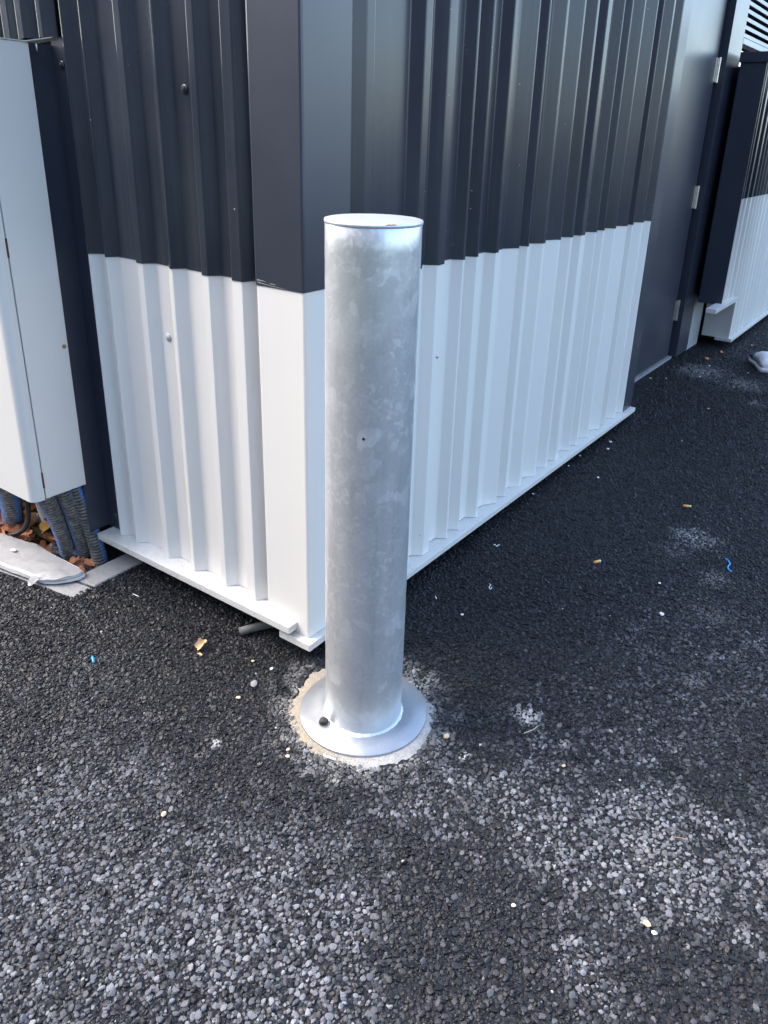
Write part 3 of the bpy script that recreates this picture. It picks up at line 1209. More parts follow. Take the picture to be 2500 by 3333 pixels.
lump('rubble', unz(190, 1777, -0.012), (0.058, 0.045, 0.05), 3, M['rubble'], 'grey crumbly lump of rubble behind the white panels, left of the other', 'rubble', sub=4, amp=0.7)
lump('rubble', unz(253, 1784, -0.008), (0.045, 0.035, 0.05), 5, M['rubble'], 'grey crumbly lump of rubble between the conduit feet', 'rubble', sub=4, amp=0.7)
b = MB()
rs = random.Random(9)
for k in range(150):
    bm = bmesh.new()
    bmesh.ops.create_icosphere(bm, subdivisions=1, radius=rs.uniform(0.002, 0.006))
    x, y = rs.uniform(-1.02, -0.78), rs.uniform(-0.125, -0.03)
    bm.verts.index_update()
    b.add([v.co * rs.uniform(.7, 1.3) + Vector((x, y, -0.035 + rs.uniform(0, .014))) for v in bm.verts], [[v.index for v in f.verts] for f in bm.faces])
    bm.free()
b.build('rubble_grit', M['rubble'], kind='stuff', label='loose grey grit and crumbs in the pit behind the white panels', cat='grit')


# ------------------------------------------------------------------ wrapped white panels lying on the kerb
def panels():
    root = empty('wrapped_panels', (-0.90, -0.17, 0.01), 'two thin white panels in torn plastic film lying on the kerb', 'panel')
    outl = [(-1.60, -0.335), (-0.985, -0.232), (-0.832, -0.2185), (-0.80, -0.212), (-0.775, -0.193), (-0.752, -0.160), (-0.742, -0.135), (-0.745, -0.118), (-0.775, -0.108), (-0.94, -0.112),
            (-1.07, -0.130), (-1.60, -0.22)]
    mt = NT('scuffed_white_panel')
    f = mt.noise(18, 5, 0.6)
    mt.set(color=mt.mix(f, (0.45, 0.45, 0.43), (0.66, 0.66, 0.65)), rough=0.35)
    for k, (z, dx) in enumerate([(0.008, 0.004), (0.0155, -0.004)]):
        pr = MB()
        n = len(outl)
        o2 = [(x + dx, y + dx * 0.6) for x, y in outl]
        pr.add([(x, y, z) for x, y in o2] + [(x, y, z + 0.0055) for x, y in o2],
               [(i, (i + 1) % n, n + (i + 1) % n, n + i) for i in range(n)] + [tuple(range(n - 1, -1, -1)), tuple(range(n, 2 * n))])
        pr.build('panel_sheet', mt.m, root)
    # crumpled film
    fm = NT('plastic_film')
    g = fm.noise(26, 5, 0.65, dist=1.5)
    fm.set(color=fm.mix(g, (0.30, 0.295, 0.285), (0.47, 0.47, 0.465)), rough=0.26, trans=0.15)
    fm.bump(g, 0.5, 0.003)
    bm = bmesh.new()
    nx, ny = 110, 34
    grid = {}
    for j in range(ny + 1):
        for i in range(nx + 1):
            s = i / nx
            t = j / ny
            x = -1.60 + s * 0.853
            x = min(x, -0.7478)
            yf = -0.337 + (x + 1.60) * (0.125 / 0.80)
            if x > -0.832:
                q = (x + 0.832) / 0.085
                yf = -0.217 + 0.085 * (1 - math.sqrt(max(0, 1 - min(1, q) ** 2)))
            yb = -0.222 + (x + 1.60) * (0.11 / 0.62) if x < -0.98 else -0.113 + 0.003 * math.sin(x * 9)
            y = yf + (yb - yf) * t
            nz = noise.noise(Vector((x * 14, y * 22, 1.3)))
            n2 = noise.noise(Vector((x * 38 + y * 30, y * 45, 4)))
            z = 0.0225 + 0.006 * max(0, nz) + 0.0012 * abs(n2)
            fold = math.exp(-((x + 0.815 - (y + 0.2) * 0.5) / 0.018) ** 2) * math.exp(-((t - 0.25) / 0.3) ** 2)
            z += 0.010 * fold
            if t < 0.06 and x < -0.80:
                z -= 0.013 * (1 - t / 0.06)
                y -= 0.003
            grid[i, j] = bm.verts.new((x + 0.004 * n2, y, z))
    for j in range(ny):
        for i in range(nx):
            bm.faces.new((grid[i, j], grid[i + 1, j], grid[i + 1, j + 1], grid[i, j + 1])).smooth = True
    # loose torn tail hanging over the front edge
    tail = [(-0.835, -0.222, 0.026), (-0.812, -0.217, 0.03), (-0.800, -0.219, 0.027), (-0.82, -0.232, 0.006), (-0.829, -0.238, 0.002), (-0.838, -0.233, 0.010)]
    tv = [bm.verts.new(p) for p in tail]
    bm.faces.new(tv)
    me = bpy.data.meshes.new('plastic_film')
    bm.to_mesh(me)
    bm.free()
    me.materials.append(fm.m)
    link('plastic_film', me, root)
    return root


panels()
lump('pebble', (-1.00, -0.178, 0.030), (0.018, 0.012, 0.006), 2, plain('white_crumb', (0.7, 0.69, 0.64), 0.8), 'small white crumb lying on the plastic film of the panels', 'crumb')

# ------------------------------------------------------------------ bollard
bol = empty('bollard', (BX, BY, 0), 'galvanised steel bollard with a round base plate standing in front of the cabin corner', 'bollard')
lean = Matrix.Rotation(0.0037, 4, 'Y') @ Matrix.Rotation(0.0021, 4, 'X')
bol.rotation_euler = lean.to_euler()
r0 = 0.084
HT = 1.0665


def bpart(mb, name, mat):
    o = mb.build(name, mat, bol)
    o.matrix_parent_inverse = Matrix.Identity(4)
    return o


seg = [(r0, 0.012)] + [(r0 + 0.00025 * noise.noise(Vector((0, 0, k * .9))), 0.012 + (HT - 0.005 - 0.012) * k / 24) for k in range(1, 24)] + [(r0, HT - 0.0075), (r0 - 0.0012, HT - 0.0055)]
bpart(MB().lathe(seg, 128), 'pipe', M['galv'])
cp = MB()
n = 128
vs = []
cprof = [(0.0835, -0.0078), (0.0852, -0.0066), (0.0856, -0.003), (0.0848, -0.0006), (0.0825, 0.0), (0.05, 0.0004), (0.0, 0.0006)]
for j, (r, z) in enumerate(cprof):
    for k in range(n):
        a = 2 * math.pi * k / n
        w = noise.noise(Vector((math.cos(a) * 9, math.sin(a) * 9, 2 + j * 0.3)))
        w2 = noise.noise(Vector((math.cos(a) * 30, math.sin(a) * 30, 7)))
        rr = r + (0.0005 * w + 0.0003 * w2 if j < 4 else 0)
        zz = z + (0.0016 * w + 0.0012 * w2 if j == 0 else (0.0003 * w if j < 5 else 0))
        vs.append((rr * math.cos(a), rr * math.sin(a), HT + zz))
fs = [(j * n + k, j * n + (k + 1) % n, (j + 1) * n + (k + 1) % n, (j + 1) * n + k) for j in range(len(cprof) - 1) for k in range(n)]
cp.add(vs, fs, True)
capm = NT('zinc_cap')
cn = capm.noise(50, 5, 0.7)
capm.set(color=capm.mix(cn, (0.62, 0.66, 0.72), (0.78, 0.80, 0.84)), rough=0.38, metal=0.55)
capm.bump(cn, 0.4, 0.0015)
bpart(cp, 'cap', capm.m)
bpart(MB().lathe([(0.1395, 0.0015), (0.1412, 0.003), (0.1412, 0.0105), (0.1402, 0.012), (0.08, 0.0121)], 128), 'base_plate', M['galv_plate'])
# weld bead: lumpy ring, wider and brighter at the front
wb = MB()
n = 160
vs = []
fs = []
for k in range(n):
    a = 2 * math.pi * k / n
    w = 0.0034 + 0.0016 * noise.noise(Vector((math.cos(a) * 14, math.sin(a) * 14, 0))) + 0.0022 * max(0, math.cos(a - rad(-75))) ** 6
    prof = [(r0 - .001, 0.012 + w * 1.1), (r0 + w * .35, 0.012 + w * .75), (r0 + w * .9, 0.012 + w * .35), (r0 + w * 1.35, 0.0118)]
    for r, z in prof:
        vs.append((r * math.cos(a), r * math.sin(a), z))
for k in range(n):
    for j in range(3):
        k2 = (k + 1) % n
        fs.append((k * 4 + j, k * 4 + j + 1, k2 * 4 + j + 1, k2 * 4 + j))
wb.add(vs, fs, True)
bpart(wb, 'weld_bead', M['weld'])
# rust spot on the cap rim
rb = MB()
for k in range(5):
    a = rad(-38 + k * 2.4)
    rb.lathe([(0.0001, 0.0006), (0.0022 - .0002 * k, 0.0003), (0.0026, -.0003)], 8, Matrix.Translation((0.0845 * math.cos(a), 0.0845 * math.sin(a), HT - 0.001 + 0.0008 * (k % 2))))
bpart(rb, 'rust_spot', M['rust'])
hb = MB()
Mr = Matrix.Rotation(rad(-60), 4, 'Z') @ Matrix.Translation((r0 + 0.0001, 0, 0.692)) @ Matrix.Rotation(rad(90), 4, 'Y')
hb.lathe([(0.0001, 0.0006), (0.0026, 0.0005), (0.0028, -0.001)], 12, Mr)
bpart(hb, 'drain_hole', M['void'])

# mortar collar around the plate
mb = MB()
n = 220
vs = []
fs = []
rings = [0.0, 0.25, 0.5, 0.72, 0.88, 1.0]
for j, t in enumerate(rings):
    for k in range(n):
        a = 2 * math.pi * k / n
        outer = 0.167 + 0.008 * math.sin(a * 2 + 2.2) + 0.007 * math.cos(a - 3.6) + 0.016 * noise.noise(Vector((math.cos(a) * 2.2, math.sin(a) * 2.2, 1))) + 0.010 * noise.noise(Vector((math.cos(a) * 9, math.sin(a) * 9, 4))) + \
            0.006 * noise.noise(Vector((math.cos(a) * 28, math.sin(a) * 28, 9)))
        inner = 0.132
        r = inner + (outer - inner) * t
        z = 0.0065 * (1 - t ** 2.5) - 0.002 * t + 0.0012 * noise.noise(Vector((math.cos(a) * r * 160, math.sin(a) * r * 160, 2)))
        vs.append((r * math.cos(a), r * math.sin(a), z))
for j in range(len(rings) - 1):
    for k in range(n):
        k2 = (k + 1) % n
        fs.append((j * n + k, (j + 1) * n + k, (j + 1) * n + k2, j * n + k2))
mb.add([(x + BX, y + BY, z) for x, y, z in vs], fs, True)
mb.build('mortar_collar', M['mortar'], None, None, 'ragged sandy mortar collar cast round the foot of the bollard', 'mortar')

# ------------------------------------------------------------------ second cabin on the right
cab2 = empty('low_cabin', (0, 3.6, 0), 'low anthracite and white clad cabin at the right picture edge behind the door', 'cabin')
SX = 0.014
prof2 = [(SX - DEP, 3.60)]
yy = 3.625
r2 = random.Random(12)
while yy < 9.0:
    w = r2.choice([.010, .012, .03])
    prof2 += [(SX - DEP, yy), (SX, yy + .02), (SX, yy + .02 + w), (SX - DEP, yy + .038 + w)]
    yy += .038 + w + r2.choice([.025, .035, .05])


def part2(o):
    o.matrix_parent_inverse = Matrix.Translation(cab2.location).inverted()
    return o


pA = [p for p in prof2 if p[1] <= 3.99]
pB = [p for p in prof2 if p[1] >= 3.965]
pA = pA + [pB[0]] if pA[-1] != pB[0] else pA
sheet('white_cladding_sheet', [p for p in prof2 if p[1] < 3.985], 0.338, ZT + 0.03, M['white'], cab2, off=-0.0016)
sheet('white_cladding_sheet', [(SX - DEP, 3.967)] + [p for p in prof2 if p[1] > 3.985], Z0 + 0.002, ZT + 0.03, M['white'], cab2, off=-0.0016)
sheet('dark_cladding_sheet', prof2, ZT + 0.02, 1.60, M['dark'], cab2, off=0)
part2(MB().box(-0.118, 0.0145, 3.598, 3.6035, 0.330, 1.602, bev=0.0008).build('side_flashing', M['dark_flat'], cab2))
part2(MB().box(-0.124, 0.030, 3.585, 9.0, 1.602, 1.652, bev=0.002).build('parapet_cap', M['dark_flat'], cab2))
part2(MB().box(-0.112, -0.018, 3.604, 9.0, 0.33, 1.60).build('core_wall', M['void'], cab2))
part2(MB().box(-2.8, -0.112, 3.80, 9.0, 0.33, 1.60).build('core_wall', M['void'], cab2))
part2(MB().box(-0.02, 0.0358, 3.40, 3.918, 0.313, 0.338, bev=0.002).build('sill', M['sill'], cab2))
part2(MB().box(-0.152, 0.010, 3.967, 3.971, 0.060, 0.33, bev=0.0008).build('side_panel', M['white'], cab2))
part2(MB().box(-2.8, -0.02, 3.9715, 9.0, 0.055, 0.329).build('core_wall', M['void'], cab2))
b2 = MB().box(-0.066, 0.0358, 3.950, 9.0, Z0 - 0.019, Z0, bev=0.002)
part2(b2.build('sill', M['sill'], cab2))
t2 = MB()
t2.box(0.003, 0.0165, 3.9635, 3.995, Z0 + .001, 0.312, bev=0.0008)
part2(t2.build('white_corner_trim', M['white'], cab2))

# louvre screen beyond, standing above the low cabin
lou = empty('louvre_screen', (-0.25, 3.76, 1.72), 'slatted grey louvre screen above the low cabin at the top right corner', 'louvre')
LX = -0.165
pitch = 0.0385
zb = 1.735
MB().box(LX - 0.16, LX - 0.06, 3.80, 7.5, zb, TOPZ + .3).build('backing', M['void'], lou)
slat_me = None
for k in range(32):
    z = zb + 0.006 + pitch * k
    if slat_me is None:
        s = MB()
        th = rad(35)
        vs = []
        for yy0 in (0.0, 3.74):
            for (a, c) in [(0.0, 0.0), (0.0, 0.018), (-0.030, 0.030), (-0.032, 0.028), (-0.003, 0.016), (-0.003, 0.0)]:
                vs.append((a, yy0, c))
        fs = [(i, (i + 1) % 6, 6 + (i + 1) % 6, 6 + i) for i in range(6)] + [tuple(range(6)), tuple(range(11, 5, -1))]
        s.add(vs, fs)
        so_ = s.build('slat', coated('grey_louvre_steel', (0.34, 0.36, 0.38), 0.35, wave=0.0004), lou)
        slat_me = so_.data
        so_.location = (LX, 3.754, z)
    else:
        so_ = link('slat', slat_me, lou)
        so_.location = (LX, 3.754, z)
MB().box(LX - 0.05, LX + 0.004, 3.752, 7.5, zb - 0.028, zb + 0.002, bev=0.002).build('bottom_rail', coated('grey_louvre_rail', (0.34, 0.36, 0.38), 0.35, wave=0.0004), lou)


# ------------------------------------------------------------------ litter on the asphalt
def unz(u, v, z=0.0):
    Mr = cam.rotation_euler.to_matrix()
    d = Mr @ Vector(((u - 1272.24) / FPX, -(v - 1450.07) / FPX, -1))
    return cam.location + d * ((z - cam.location.z) / d.z)


M['peb_white'] = plain('white_pebble', (0.68, 0.67, 0.62), 0.7, 0, 0.2, 200)
M['peb_tan'] = plain('tan_pebble', (0.55, 0.40, 0.25), 0.7, 0, 0.2, 200)
M['peb_grey'] = plain('grey_pebble', (0.22, 0.22, 0.22), 0.8, 0, 0.25, 200)
PEB = [(776, 2269, 0.012, 'peb_tan', 'round yellowish pebble left of the bollard base'),
       (884, 2175, 0.010, 'peb_white', 'off white oval pebble below the lower sill end'),
       (823, 2150, 0.009, 'peb_tan', 'pinkish pebble below the gap between the two sills'),
       (827, 2224, 0.022, 'peb_grey', 'large grey stone left of the bollard base'),
       (1504, 1999, 0.010, 'peb_white', 'white pebble right of the bollard at knee height, nearer one'),
       (2155, 1997, 0.016, 'peb_white', 'angular white stone below the white splash at the right'),
       (2147, 1897, 0.010, 'peb_white', 'small white pebble left of the blue string'),
       (1987, 1437, 0.016, 'peb_white', 'white stone beside the sill, topmost of the row along the wall'),
       (1979, 1460, 0.014, 'peb_white', 'white stone beside the sill, second from the top of the row'),
       (1888, 1482, 0.012, 'peb_white', 'white stone touching the shadow of the sill, third of the row'),
       (1851, 1515, 0.010, 'peb_white', 'white stone under the sill edge, fourth of the row'),
       (1735, 1606, 0.010, 'peb_white', 'oblong white stone at the sill, lowest of the row'),
       (1947, 1553, 0.012, 'peb_white', 'whitish crumb right of the row of stones along the sill'),
       (2306, 1329, 0.014, 'peb_tan', 'tan pebble on the asphalt in front of the door'),
       (2117, 1230, 0.018, 'peb_tan', 'brown sliver at the corner of the door threshold'),
       (2168, 1231, 0.012, 'peb_tan', 'pinkish pebble in front of the door threshold'),
       (2279, 1225, 0.011, 'peb_white', 'white pebble in the middle of the ground before the door'),
       (2310, 1190, 0.014, 'peb_white', 'white stone near the foot of the door frame'),
       (2436, 1213, 0.010, 'peb_white', 'white pebble left of the shoe'),
       (1835, 2491, 0.010, 'peb_tan', 'beige crumb right of the bollard base, lower one'),
       (2107, 3005, 0.015, 'peb_tan', 'flat yellowish flake in the lower right foreground'),
       (938, 2438, 0.010, 'peb_tan', 'orange pebble just left of the mortar collar'),
       (936, 2460, 0.011, 'peb_tan', 'pale pink pebble below the orange one left of the collar'),
       (1454, 2394, 0.016, 'peb_tan', 'mossy yellow crumb right of the mortar collar'),
       (2130, 3035, 0.010, 'peb_white', 'white pebble beside the flat yellowish flake'),
       (533, 2648, 0.013, 'peb_tan', 'pale pinkish crumb in the left foreground'),
       (1672, 2945, 0.009, 'peb_white', 'small white pebble in the middle foreground')]
for k, (u, v, s, m, lab) in enumerate(PEB):
    p = unz(u, v, 0.006)
    lump('pebble', (p.x, p.y, 0.005), (s * .95, s * .75, s * .6), k + 2, M[m], lab, 'pebble', 'loose pebbles on the asphalt', sub=2, amp=0.25)

st = lump('stone', (0, 0, 0), (0.019, 0.022, 0.019), 9, plain('black_stone', (0.035, 0.033, 0.032), 0.8, 0, .4, 300), 'black stone lying on the base plate against the pipe', 'stone', sub=2, amp=0.2, flat=0.8)
p = unz(1053, 2347, 0.018)
st.location = (p.x, p.y, 0.0185)


# cigarette ends
def butt(u, v, ang, label, ln=0.020):
    p = unz(u, v, 0.008)
    root = empty('cigarette_end', (p.x, p.y, 0.008), label, 'cigarette end', 'cigarette ends')
    root.rotation_euler = (0, 0, ang)
    a = MB().tube([(-ln * .5, 0, 0), (-ln * .2, 0.0003, 0), (ln * .2, 0, 0)], 0.0042, 12).build('filter', plain('orange_filter_paper', (0.72, 0.36, 0.10), 0.7), root)
    c = MB().tube([(ln * .2, 0, 0), (ln * .5, 0.0006, 0.0004)], 0.0040, 12).build('paper', plain('charred_paper', (0.70, 0.58, 0.42), 0.8), root)
    for o in (a, c):
        o.matrix_parent_inverse = Matrix.Identity(4)


butt(1944, 1828, rad(60), 'orange cigarette end on the asphalt, the nearer of two', 0.024)
butt(2237, 1647, rad(25), 'orange cigarette end farther back toward the shoe', 0.026)


# strings
def string(pts_px, r, mat, name, label, cat, z=0.009):
    P = [unz(u, v, z) for u, v in pts_px]
    out = []
    for i in range(len(P) - 1):
        a = P[max(i - 1, 0)]
        b_ = P[i]
        c = P[i + 1]
        d = P[min(i + 2, len(P) - 1)]
        for k in range(5):
            t = k / 5
            q = 0.5 * ((2 * b_) + (c - a) * t + (2 * a - 5 * b_ + 4 * c - d) * t * t + (3 * b_ - a - 3 * c + d) * t ** 3)
            out.append(q)
    out.append(P[-1])
    return MB().tube(out, r, 8).build(name, mat, None, None, label, cat)


BL = plain('bright_blue_plastic', (0.03, 0.30, 0.75), 0.4)
string([(2362, 1818), (2372, 1826), (2376, 1836), (2369, 1845), (2373, 1855), (2382, 1860)], 0.0022, BL, 'string', 'bright blue kinked string at the right of the asphalt', 'string')
string([(301, 2138), (305, 2156)], 0.0030, BL, 'string', 'tiny bright blue plastic bit at the left of the asphalt', 'string')
WH = plain('white_thread', (0.75, 0.74, 0.72), 0.6)
string([(1593, 1900), (1597, 1904), (1592, 1912), (1596, 1917), (1601, 1912)], 0.0011, WH, 'string', 'white curled hook of thread on the dark asphalt', 'thread')
string([(1607, 1774), (1612, 1772), (1617, 1778), (1622, 1774), (1627, 1774)], 0.0010, WH, 'string', 'white wavy bit of thread near the sill', 'thread')
string([(1417, 1940), (1421, 1950), (1420, 1944)], 0.0009, WH, 'string', 'tiny white thread close to the right side of the bollard', 'thread')
string([(433, 1933), (442, 1937), (452, 1942)], 0.0010, WH, 'string', 'pale straw bit left below the long sill', 'straw')
string([(1705, 2387), (1735, 2375), (1752, 2362)], 0.0009, plain('dry_stalk', (0.45, 0.36, 0.27), 0.8), 'string', 'thin dry stalk beside the white splash right of the bollard', 'stalk')
string([(2195, 2725), (2220, 2728), (2232, 2731)], 0.0009, plain('dry_stalk_red', (0.40, 0.22, 0.15), 0.8), 'string', 'thin reddish stalk in the right foreground', 'stalk')
sp = MB()
p = unz(1052, 2458, 0.008)
q = unz(1092, 2474, 0.006)
dirv = (q - p)
sd = Vector((-dirv.y, dirv.x, 0)).normalized() * 0.0022
up = Vector((0, 0, 0.0012))
sp.add([p - sd, p + sd, q + sd * .8, q - sd * .8, p - sd + up, p + sd + up, q + sd * .8 + up, q - sd * .8 + up],
       [(0, 1, 2, 3), (7, 6, 5, 4), (0, 4, 5, 1), (1, 5, 6, 2), (2, 6, 7, 3), (3, 7, 4, 0)])
sp.build('plastic_strip', WH, None, None, 'short white plastic strip lying on the sandy mortar collar', 'plastic strip')

# brown crumpled leaf in front of the sill
p = unz(655, 2100, 0.01)
o = leaf(4, (p.x, p.y, 0.012), 0.036, (0.35, -0.2, 1.0), M['leafT'], 'crumpled tan leaf on the asphalt below the long sill', None)
p = unz(650, 2128, 0.01)
leaf(6, (p.x, p.y, 0.008), 0.014, (0.2, 0.2, 0.4), M['leafT'], 'small scrap of tan leaf just below the crumpled one', None)
p = unz(1953, 1640 + 820, 0.01)
# hose stub under the sill
a = unz(780, 2056, 0.016)
c = unz(885, 2030, 0.018)
d = c + (c - a) * 1.6
MB().tube([a, a.lerp(c, .35) + Vector((0, 0, .0015)), c, d], 0.0105, 14).build('hose', M['greyhose'], None, None, 'grey rubber hose end sticking out under the sill near the cabin corner', 'hose')

# rust coloured litter near the door
for k, (u, v, s) in enumerate([(2302, 1167, .030), (2351, 1147, .034), (2330, 1150, .02), (2450, 1125, .03)]):
    p = unz(u, v, 0.008)
    leaf(k + 1, (p.x, p.y, 0.009), s, (0.2, 0.1, k * 1.3), M['leaf'], 'small brown leaf scrap on the ground by the door frame foot', 'leaf scraps by the door frame')
print('objects', len(bpy.data.objects))


# ------------------------------------------------------------------ person whose shoe tip reaches into the picture
def person():
    toe = Vector((0.232, 3.80, 0))
    fwd = Vector((-0.36, 0.93, 0)).normalized()
    side = Vector((fwd.y, -fwd.x, 0))      # to the right of the walker
    root = empty('person', (toe - fwd * 0.2 + side * 0.08), 'person in white and navy trainers at the right picture edge, only a shoe tip showing', 'person')
    F = toe - fwd * 0.29
    jeans = plain('navy_trousers', (0.03, 0.035, 0.06), 0.85, 0, 0.2, 90)
    jacket = plain('grey_jacket', (0.12, 0.12, 0.13), 0.85, 0, 0.15, 60)
    skin = plain('skin', (0.50, 0.32, 0.24), 0.5, 0, 0.08, 30)
    hair = plain('brown_hair', (0.05, 0.03, 0.02), 0.6, 0, 0.3, 200)
    white = plain('white_shoe_leather', (0.88, 0.88, 0.86), 0.45, 0, 0.05, 60)
    navy = plain('navy_suede', (0.04, 0.07, 0.15), 0.8, 0, 0.2, 200)
    sole = plain('pale_shoe_sole', (0.62, 0.58, 0.58), 0.6)
    orange = plain('orange_sole_tip', (0.65, 0.16, 0.06), 0.6)

    def P(base, f, s_, z):
        q = base + fwd * f + side * s_
        return Vector((q.x, q.y, z))

    def shoe(base, mirror):
        # cross sections along the length: (f, half width, height, centre shift)
        secs = [(0.0, .020, .062, 0), (0.012, .032, .072, 0), (0.05, .036, .082, 0), (0.10, .036, .088, 0), (0.15, .040, .078, .002), (0.19, .046, .064, .004), (0.225, .047, .054, .006), (0.255, .041, .046, .006),
                (0.275, .031, .040, .004), (0.287, .016, .033, .002), (0.2905, .004, .026, 0)]
        secs = [(a_, b_ * 1.12, c_ * 1.15, d_) for a_, b_, c_, d_ in secs]
        up = MB()
        lo = MB()
        n = 18
        for mb, zlo, grow in ((up, 0.022, 0.0), (lo, 0.0, 0.005)):
            vs = []
            for f, w, h, c in secs:
                w2 = w + grow
                for k in range(n):
                    a = 2 * math.pi * k / n
                    ca, sa = math.cos(a), math.sin(a)
                    if mb is up:
                        z = zlo + (h - zlo) * (0.5 + 0.5 * sa)
                        ww = w2 * (abs(ca) ** 0.8) * (1 - 0.25 * max(0, sa))
                        p = P(base, f, (c * mirror) + math.copysign(ww, ca), z)
                    else:
                        z = 0.001 + (0.026 + 0.004 * (f > .24)) * (0.5 + 0.5 * math.copysign(abs(sa) ** 0.35, sa))
                        ff = f + (0.004 if f > 0.27 else (-0.004 if f < 0.01 else 0))
                        p = P(base, ff, (c * mirror) + math.copysign(w2 * abs(ca) ** 0.5, ca), z)
                    vs.append(p)
            fs = [(i * n + k, i * n + (k + 1) % n, (i + 1) * n + (k + 1) % n, (i + 1) * n + k) for i in range(len(secs) - 1) for k in range(n)]
            fs += [tuple(range(n)), tuple((len(secs) - 1) * n + k for k in range(n - 1, -1, -1))]
            mb.add(vs, fs, True)
        u = up.build('trainer', white, root)
        so2 = lo.build('sole', sole, None)
        so2.parent = u
        so2.matrix_parent_inverse = Matrix.Identity(4)
        so2.matrix_world = Matrix.Identity(4)
        # navy toe overlay hugging the upper, and an orange tip on the sole
        def on_upper(f, w, h, c, deg, off=0.003):
            a_ = rad(deg)
            ca, sa = math.cos(a_), math.sin(a_)
            ww = (w + off) * (abs(ca) ** 0.8) * (1 - 0.25 * max(0, sa))
            return P(base, f + off, (c * mirror) + math.copysign(ww, ca), 0.022 + (h + off - 0.022) * (0.5 + 0.5 * sa) - 0.0005)
        tb = MB()
        cs = [(0.165, .043, .070, .004, 140, 228), (0.205, .0465, .060, .005, 112, 228), (0.225, .047, .054, .006, 108, 228), (0.242, .0445, .050, .006, 125, 228), (0.255, .041, .046, .006, 100, 228),
              (0.268, .035, .042, .005, 20, 228), (0.275, .031, .040, .004, -20, 228), (0.287, .016, .033, .002, -40, 228), (0.2905, .004, .026, 0, -40, 228)]
        cs = [(a_, b_ * 1.12, c_ * 1.15, d_, e_, g_) for a_, b_, c_, d_, e_, g_ in cs]
        vs = []
        for f, w, h, c, d0, d1 in cs:
            for k in range(15):
                vs.append(on_upper(f, w, h, c, d0 + (d1 - d0) * k / 14))
        tb.add(vs, [(i * 15 + k, i * 15 + k + 1, (i + 1) * 15 + k + 1, (i + 1) * 15 + k) for i in range(len(cs) - 1) for k in range(14)], True)
        t_ = tb.build('toe_cap', navy, None)
        t_.parent = u
        ob = MB()
        ov = []
        for aa in range(9):
            an = rad(-150 + 15 * aa)
            for z in (0.004, 0.020):
                ov.append(P(base, 0.262 + 0.0352 * math.cos(rad(-95 + 15 * aa)), (c * mirror) + 0.036 * math.sin(rad(-95 + 15 * aa)), z))
        ob.add(ov, [(2 * i, 2 * i + 1, 2 * i + 3, 2 * i + 2) for i in range(8)], True)
        o_ = ob.build('sole_tip', orange, None)
        o_.parent = u
        lc = MB()
        for k in range(5):
            f = 0.125 + 0.018 * k
            h = 0.086 - 0.0055 * k - (0.002 if k > 2 else 0)
            lc.tube([P(base, f, -.022, h - .010), P(base, f, 0, h + .0015), P(base, f, .022, h - .010)], 0.003, 6)
        l_ = lc.build('laces', white, None)
        l_.parent = u
        for o_2 in (t_, o_, l_):
            o_2.matrix_parent_inverse = Matrix.Identity(4)
        u.matrix_parent_inverse = Matrix.Translation(root.location).inverted()

    B1 = F
    B2 = F + side * 0.22 - fwd * 0.10
    shoe(B1, -1)
    shoe(B2, 1)

    def skinned(name, verts, edges, radii, mat, rootv=0):
        me = bpy.data.meshes.new(name)
        bm = bmesh.new()
        lay = bm.verts.layers.skin.verify()
        bv = [bm.verts.new(v) for v in verts]
        for a_, b_ in edges:
            bm.edges.new((bv[a_], bv[b_]))
        for i, r in enumerate(radii):
            bv[i][lay].radius = (r, r) if isinstance(r, (int, float)) else r
            bv[i][lay].use_root = (i == rootv)
        bm.to_mesh(me)
        bm.free()
        me.materials.append(mat)
        o = link(name, me, root)
        m = o.modifiers.new('skin', 'SKIN')
        m.use_smooth_shade = True
        o.modifiers.new('sub', 'SUBSURF').levels = 2
        o.modifiers['sub'].render_levels = 2
        return o
    A1 = P(B1, .02, .055, .10)
    A2 = P(B2, .045, 0, .09)
    K1 = P(B1, .07, .08, .50)
    K2 = P(B2, .08, -.01, .50)
    hip = (A1 + A2) / 2
    Hc = P(Vector((hip.x, hip.y, 0)), .03, 0, .95)
    H1 = Hc + side * -.095 - Vector((0, 0, .06))
    H2 = Hc + side * .095 - Vector((0, 0, .06))
    skinned('trousers', [Hc, H1, K1, A1, H2, K2, A2, Hc + Vector((0, 0, .08))], [(0, 1), (1, 2), (2, 3), (0, 4), (4, 5), (5, 6), (0, 7)],
            [(.15, .11), .095, .066, .048, .095, .066, .048, (.15, .11)], jeans)
    Ch = Hc + Vector((0, 0, .42))
    S1 = Ch + side * -.19 + Vector((0, 0, .06))
    S2 = Ch + side * .19 + Vector((0, 0, .06))
    E1 = S1 + Vector((0, 0, -.29)) - side * .04 + fwd * .01
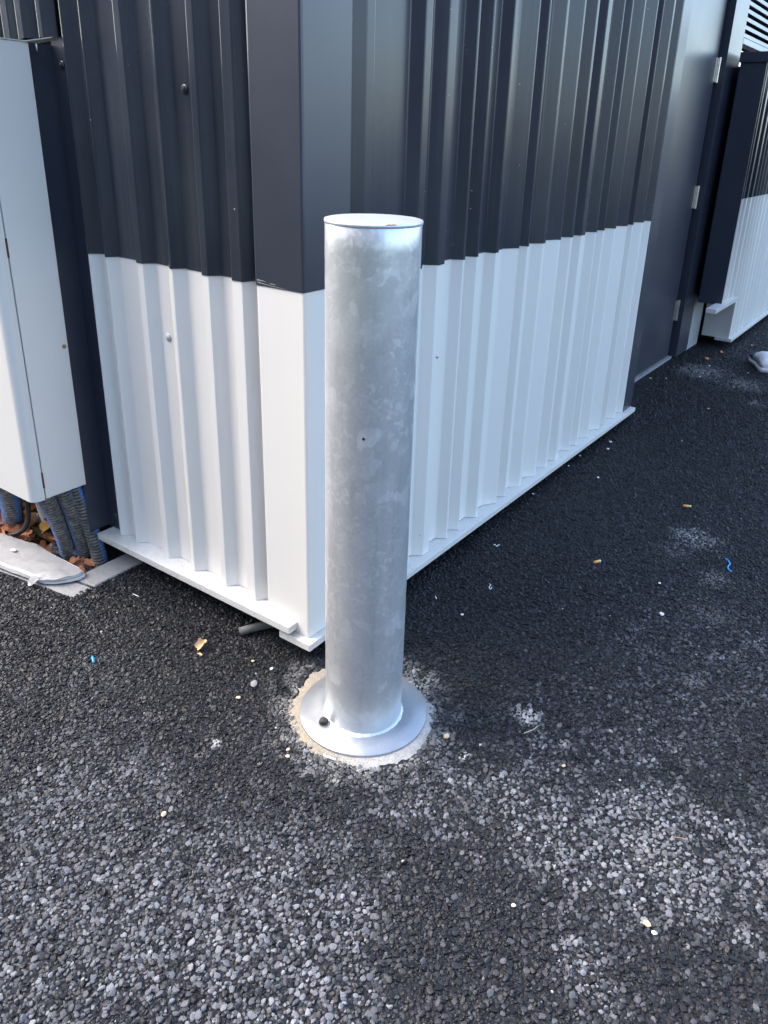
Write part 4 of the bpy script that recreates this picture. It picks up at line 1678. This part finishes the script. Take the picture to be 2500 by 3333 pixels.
    E2 = S2 + Vector((0, 0, -.29)) + side * .04 + fwd * .01
    W1 = E1 + Vector((0, 0, -.25)) + fwd * .07
    W2 = E2 + Vector((0, 0, -.25)) + fwd * .07
    skinned('jacket', [Hc + Vector((0, 0, .02)), Hc + Vector((0, 0, .2)), Ch, Ch + Vector((0, 0, .10)), S1, E1, W1, S2, E2, W2], [(0, 1), (1, 2), (2, 3), (3, 4), (4, 5), (5, 6), (3, 7), (7, 8), (8, 9)],
            [(.175, .13), (.155, .115), (.175, .12), (.10, .08), .072, .052, .042, .072, .052, .042], jacket)
    Nk = Ch + Vector((0, 0, .16))
    Hd = Nk + Vector((0, 0, .17)) + fwd * .02
    body = skinned('head', [Nk, Nk + Vector((0, 0, .06)), Hd - Vector((0, 0, .05)) + fwd * .015, Hd + Vector((0, 0, .05)), Hd - Vector((0, 0, .02)) + fwd * .088], [(0, 1), (1, 2), (2, 3), (2, 4)],
                   [.058, .052, (.068, .080), (.074, .088), .014], skin)
    hm_ = MB()
    hb_ = MB().lathe([(0.0001, .128), (.045, .118), (.078, .085), (.090, .04), (.088, 0.0), (.080, -.03)], 24,
                     Matrix.Translation(Hd - fwd * .014))
    hb_.build('hair', hair, root)
    for W, sg in ((W1, -1), (W2, 1)):
        vs = [W, W + Vector((0, 0, -.055)) + fwd * .012]
        ed = [(0, 1)]
        rd = [(.024, .028), (.016, .036)]
        skinned('hand', vs, ed, rd, skin)
        for k, ln in enumerate((.068, .078, .072, .056)):
            b0 = W + Vector((0, 0, -.085)) + fwd * (.042 - .02 * k)
            MB().tube([b0 + Vector((0, 0, .02)), b0 + Vector((0, 0, -ln * .5)) - side * sg * .004, b0 + Vector((0, 0, -ln * .95)) - side * sg * .018], .0085, 8).build('finger', skin, root)
        b0 = W + Vector((0, 0, -.03)) + fwd * .035
        MB().tube([b0, b0 + Vector((0, 0, -.035)) + fwd * .022, b0 + Vector((0, 0, -.065)) + fwd * .024], .0095, 8).build('thumb', skin, root)


person()
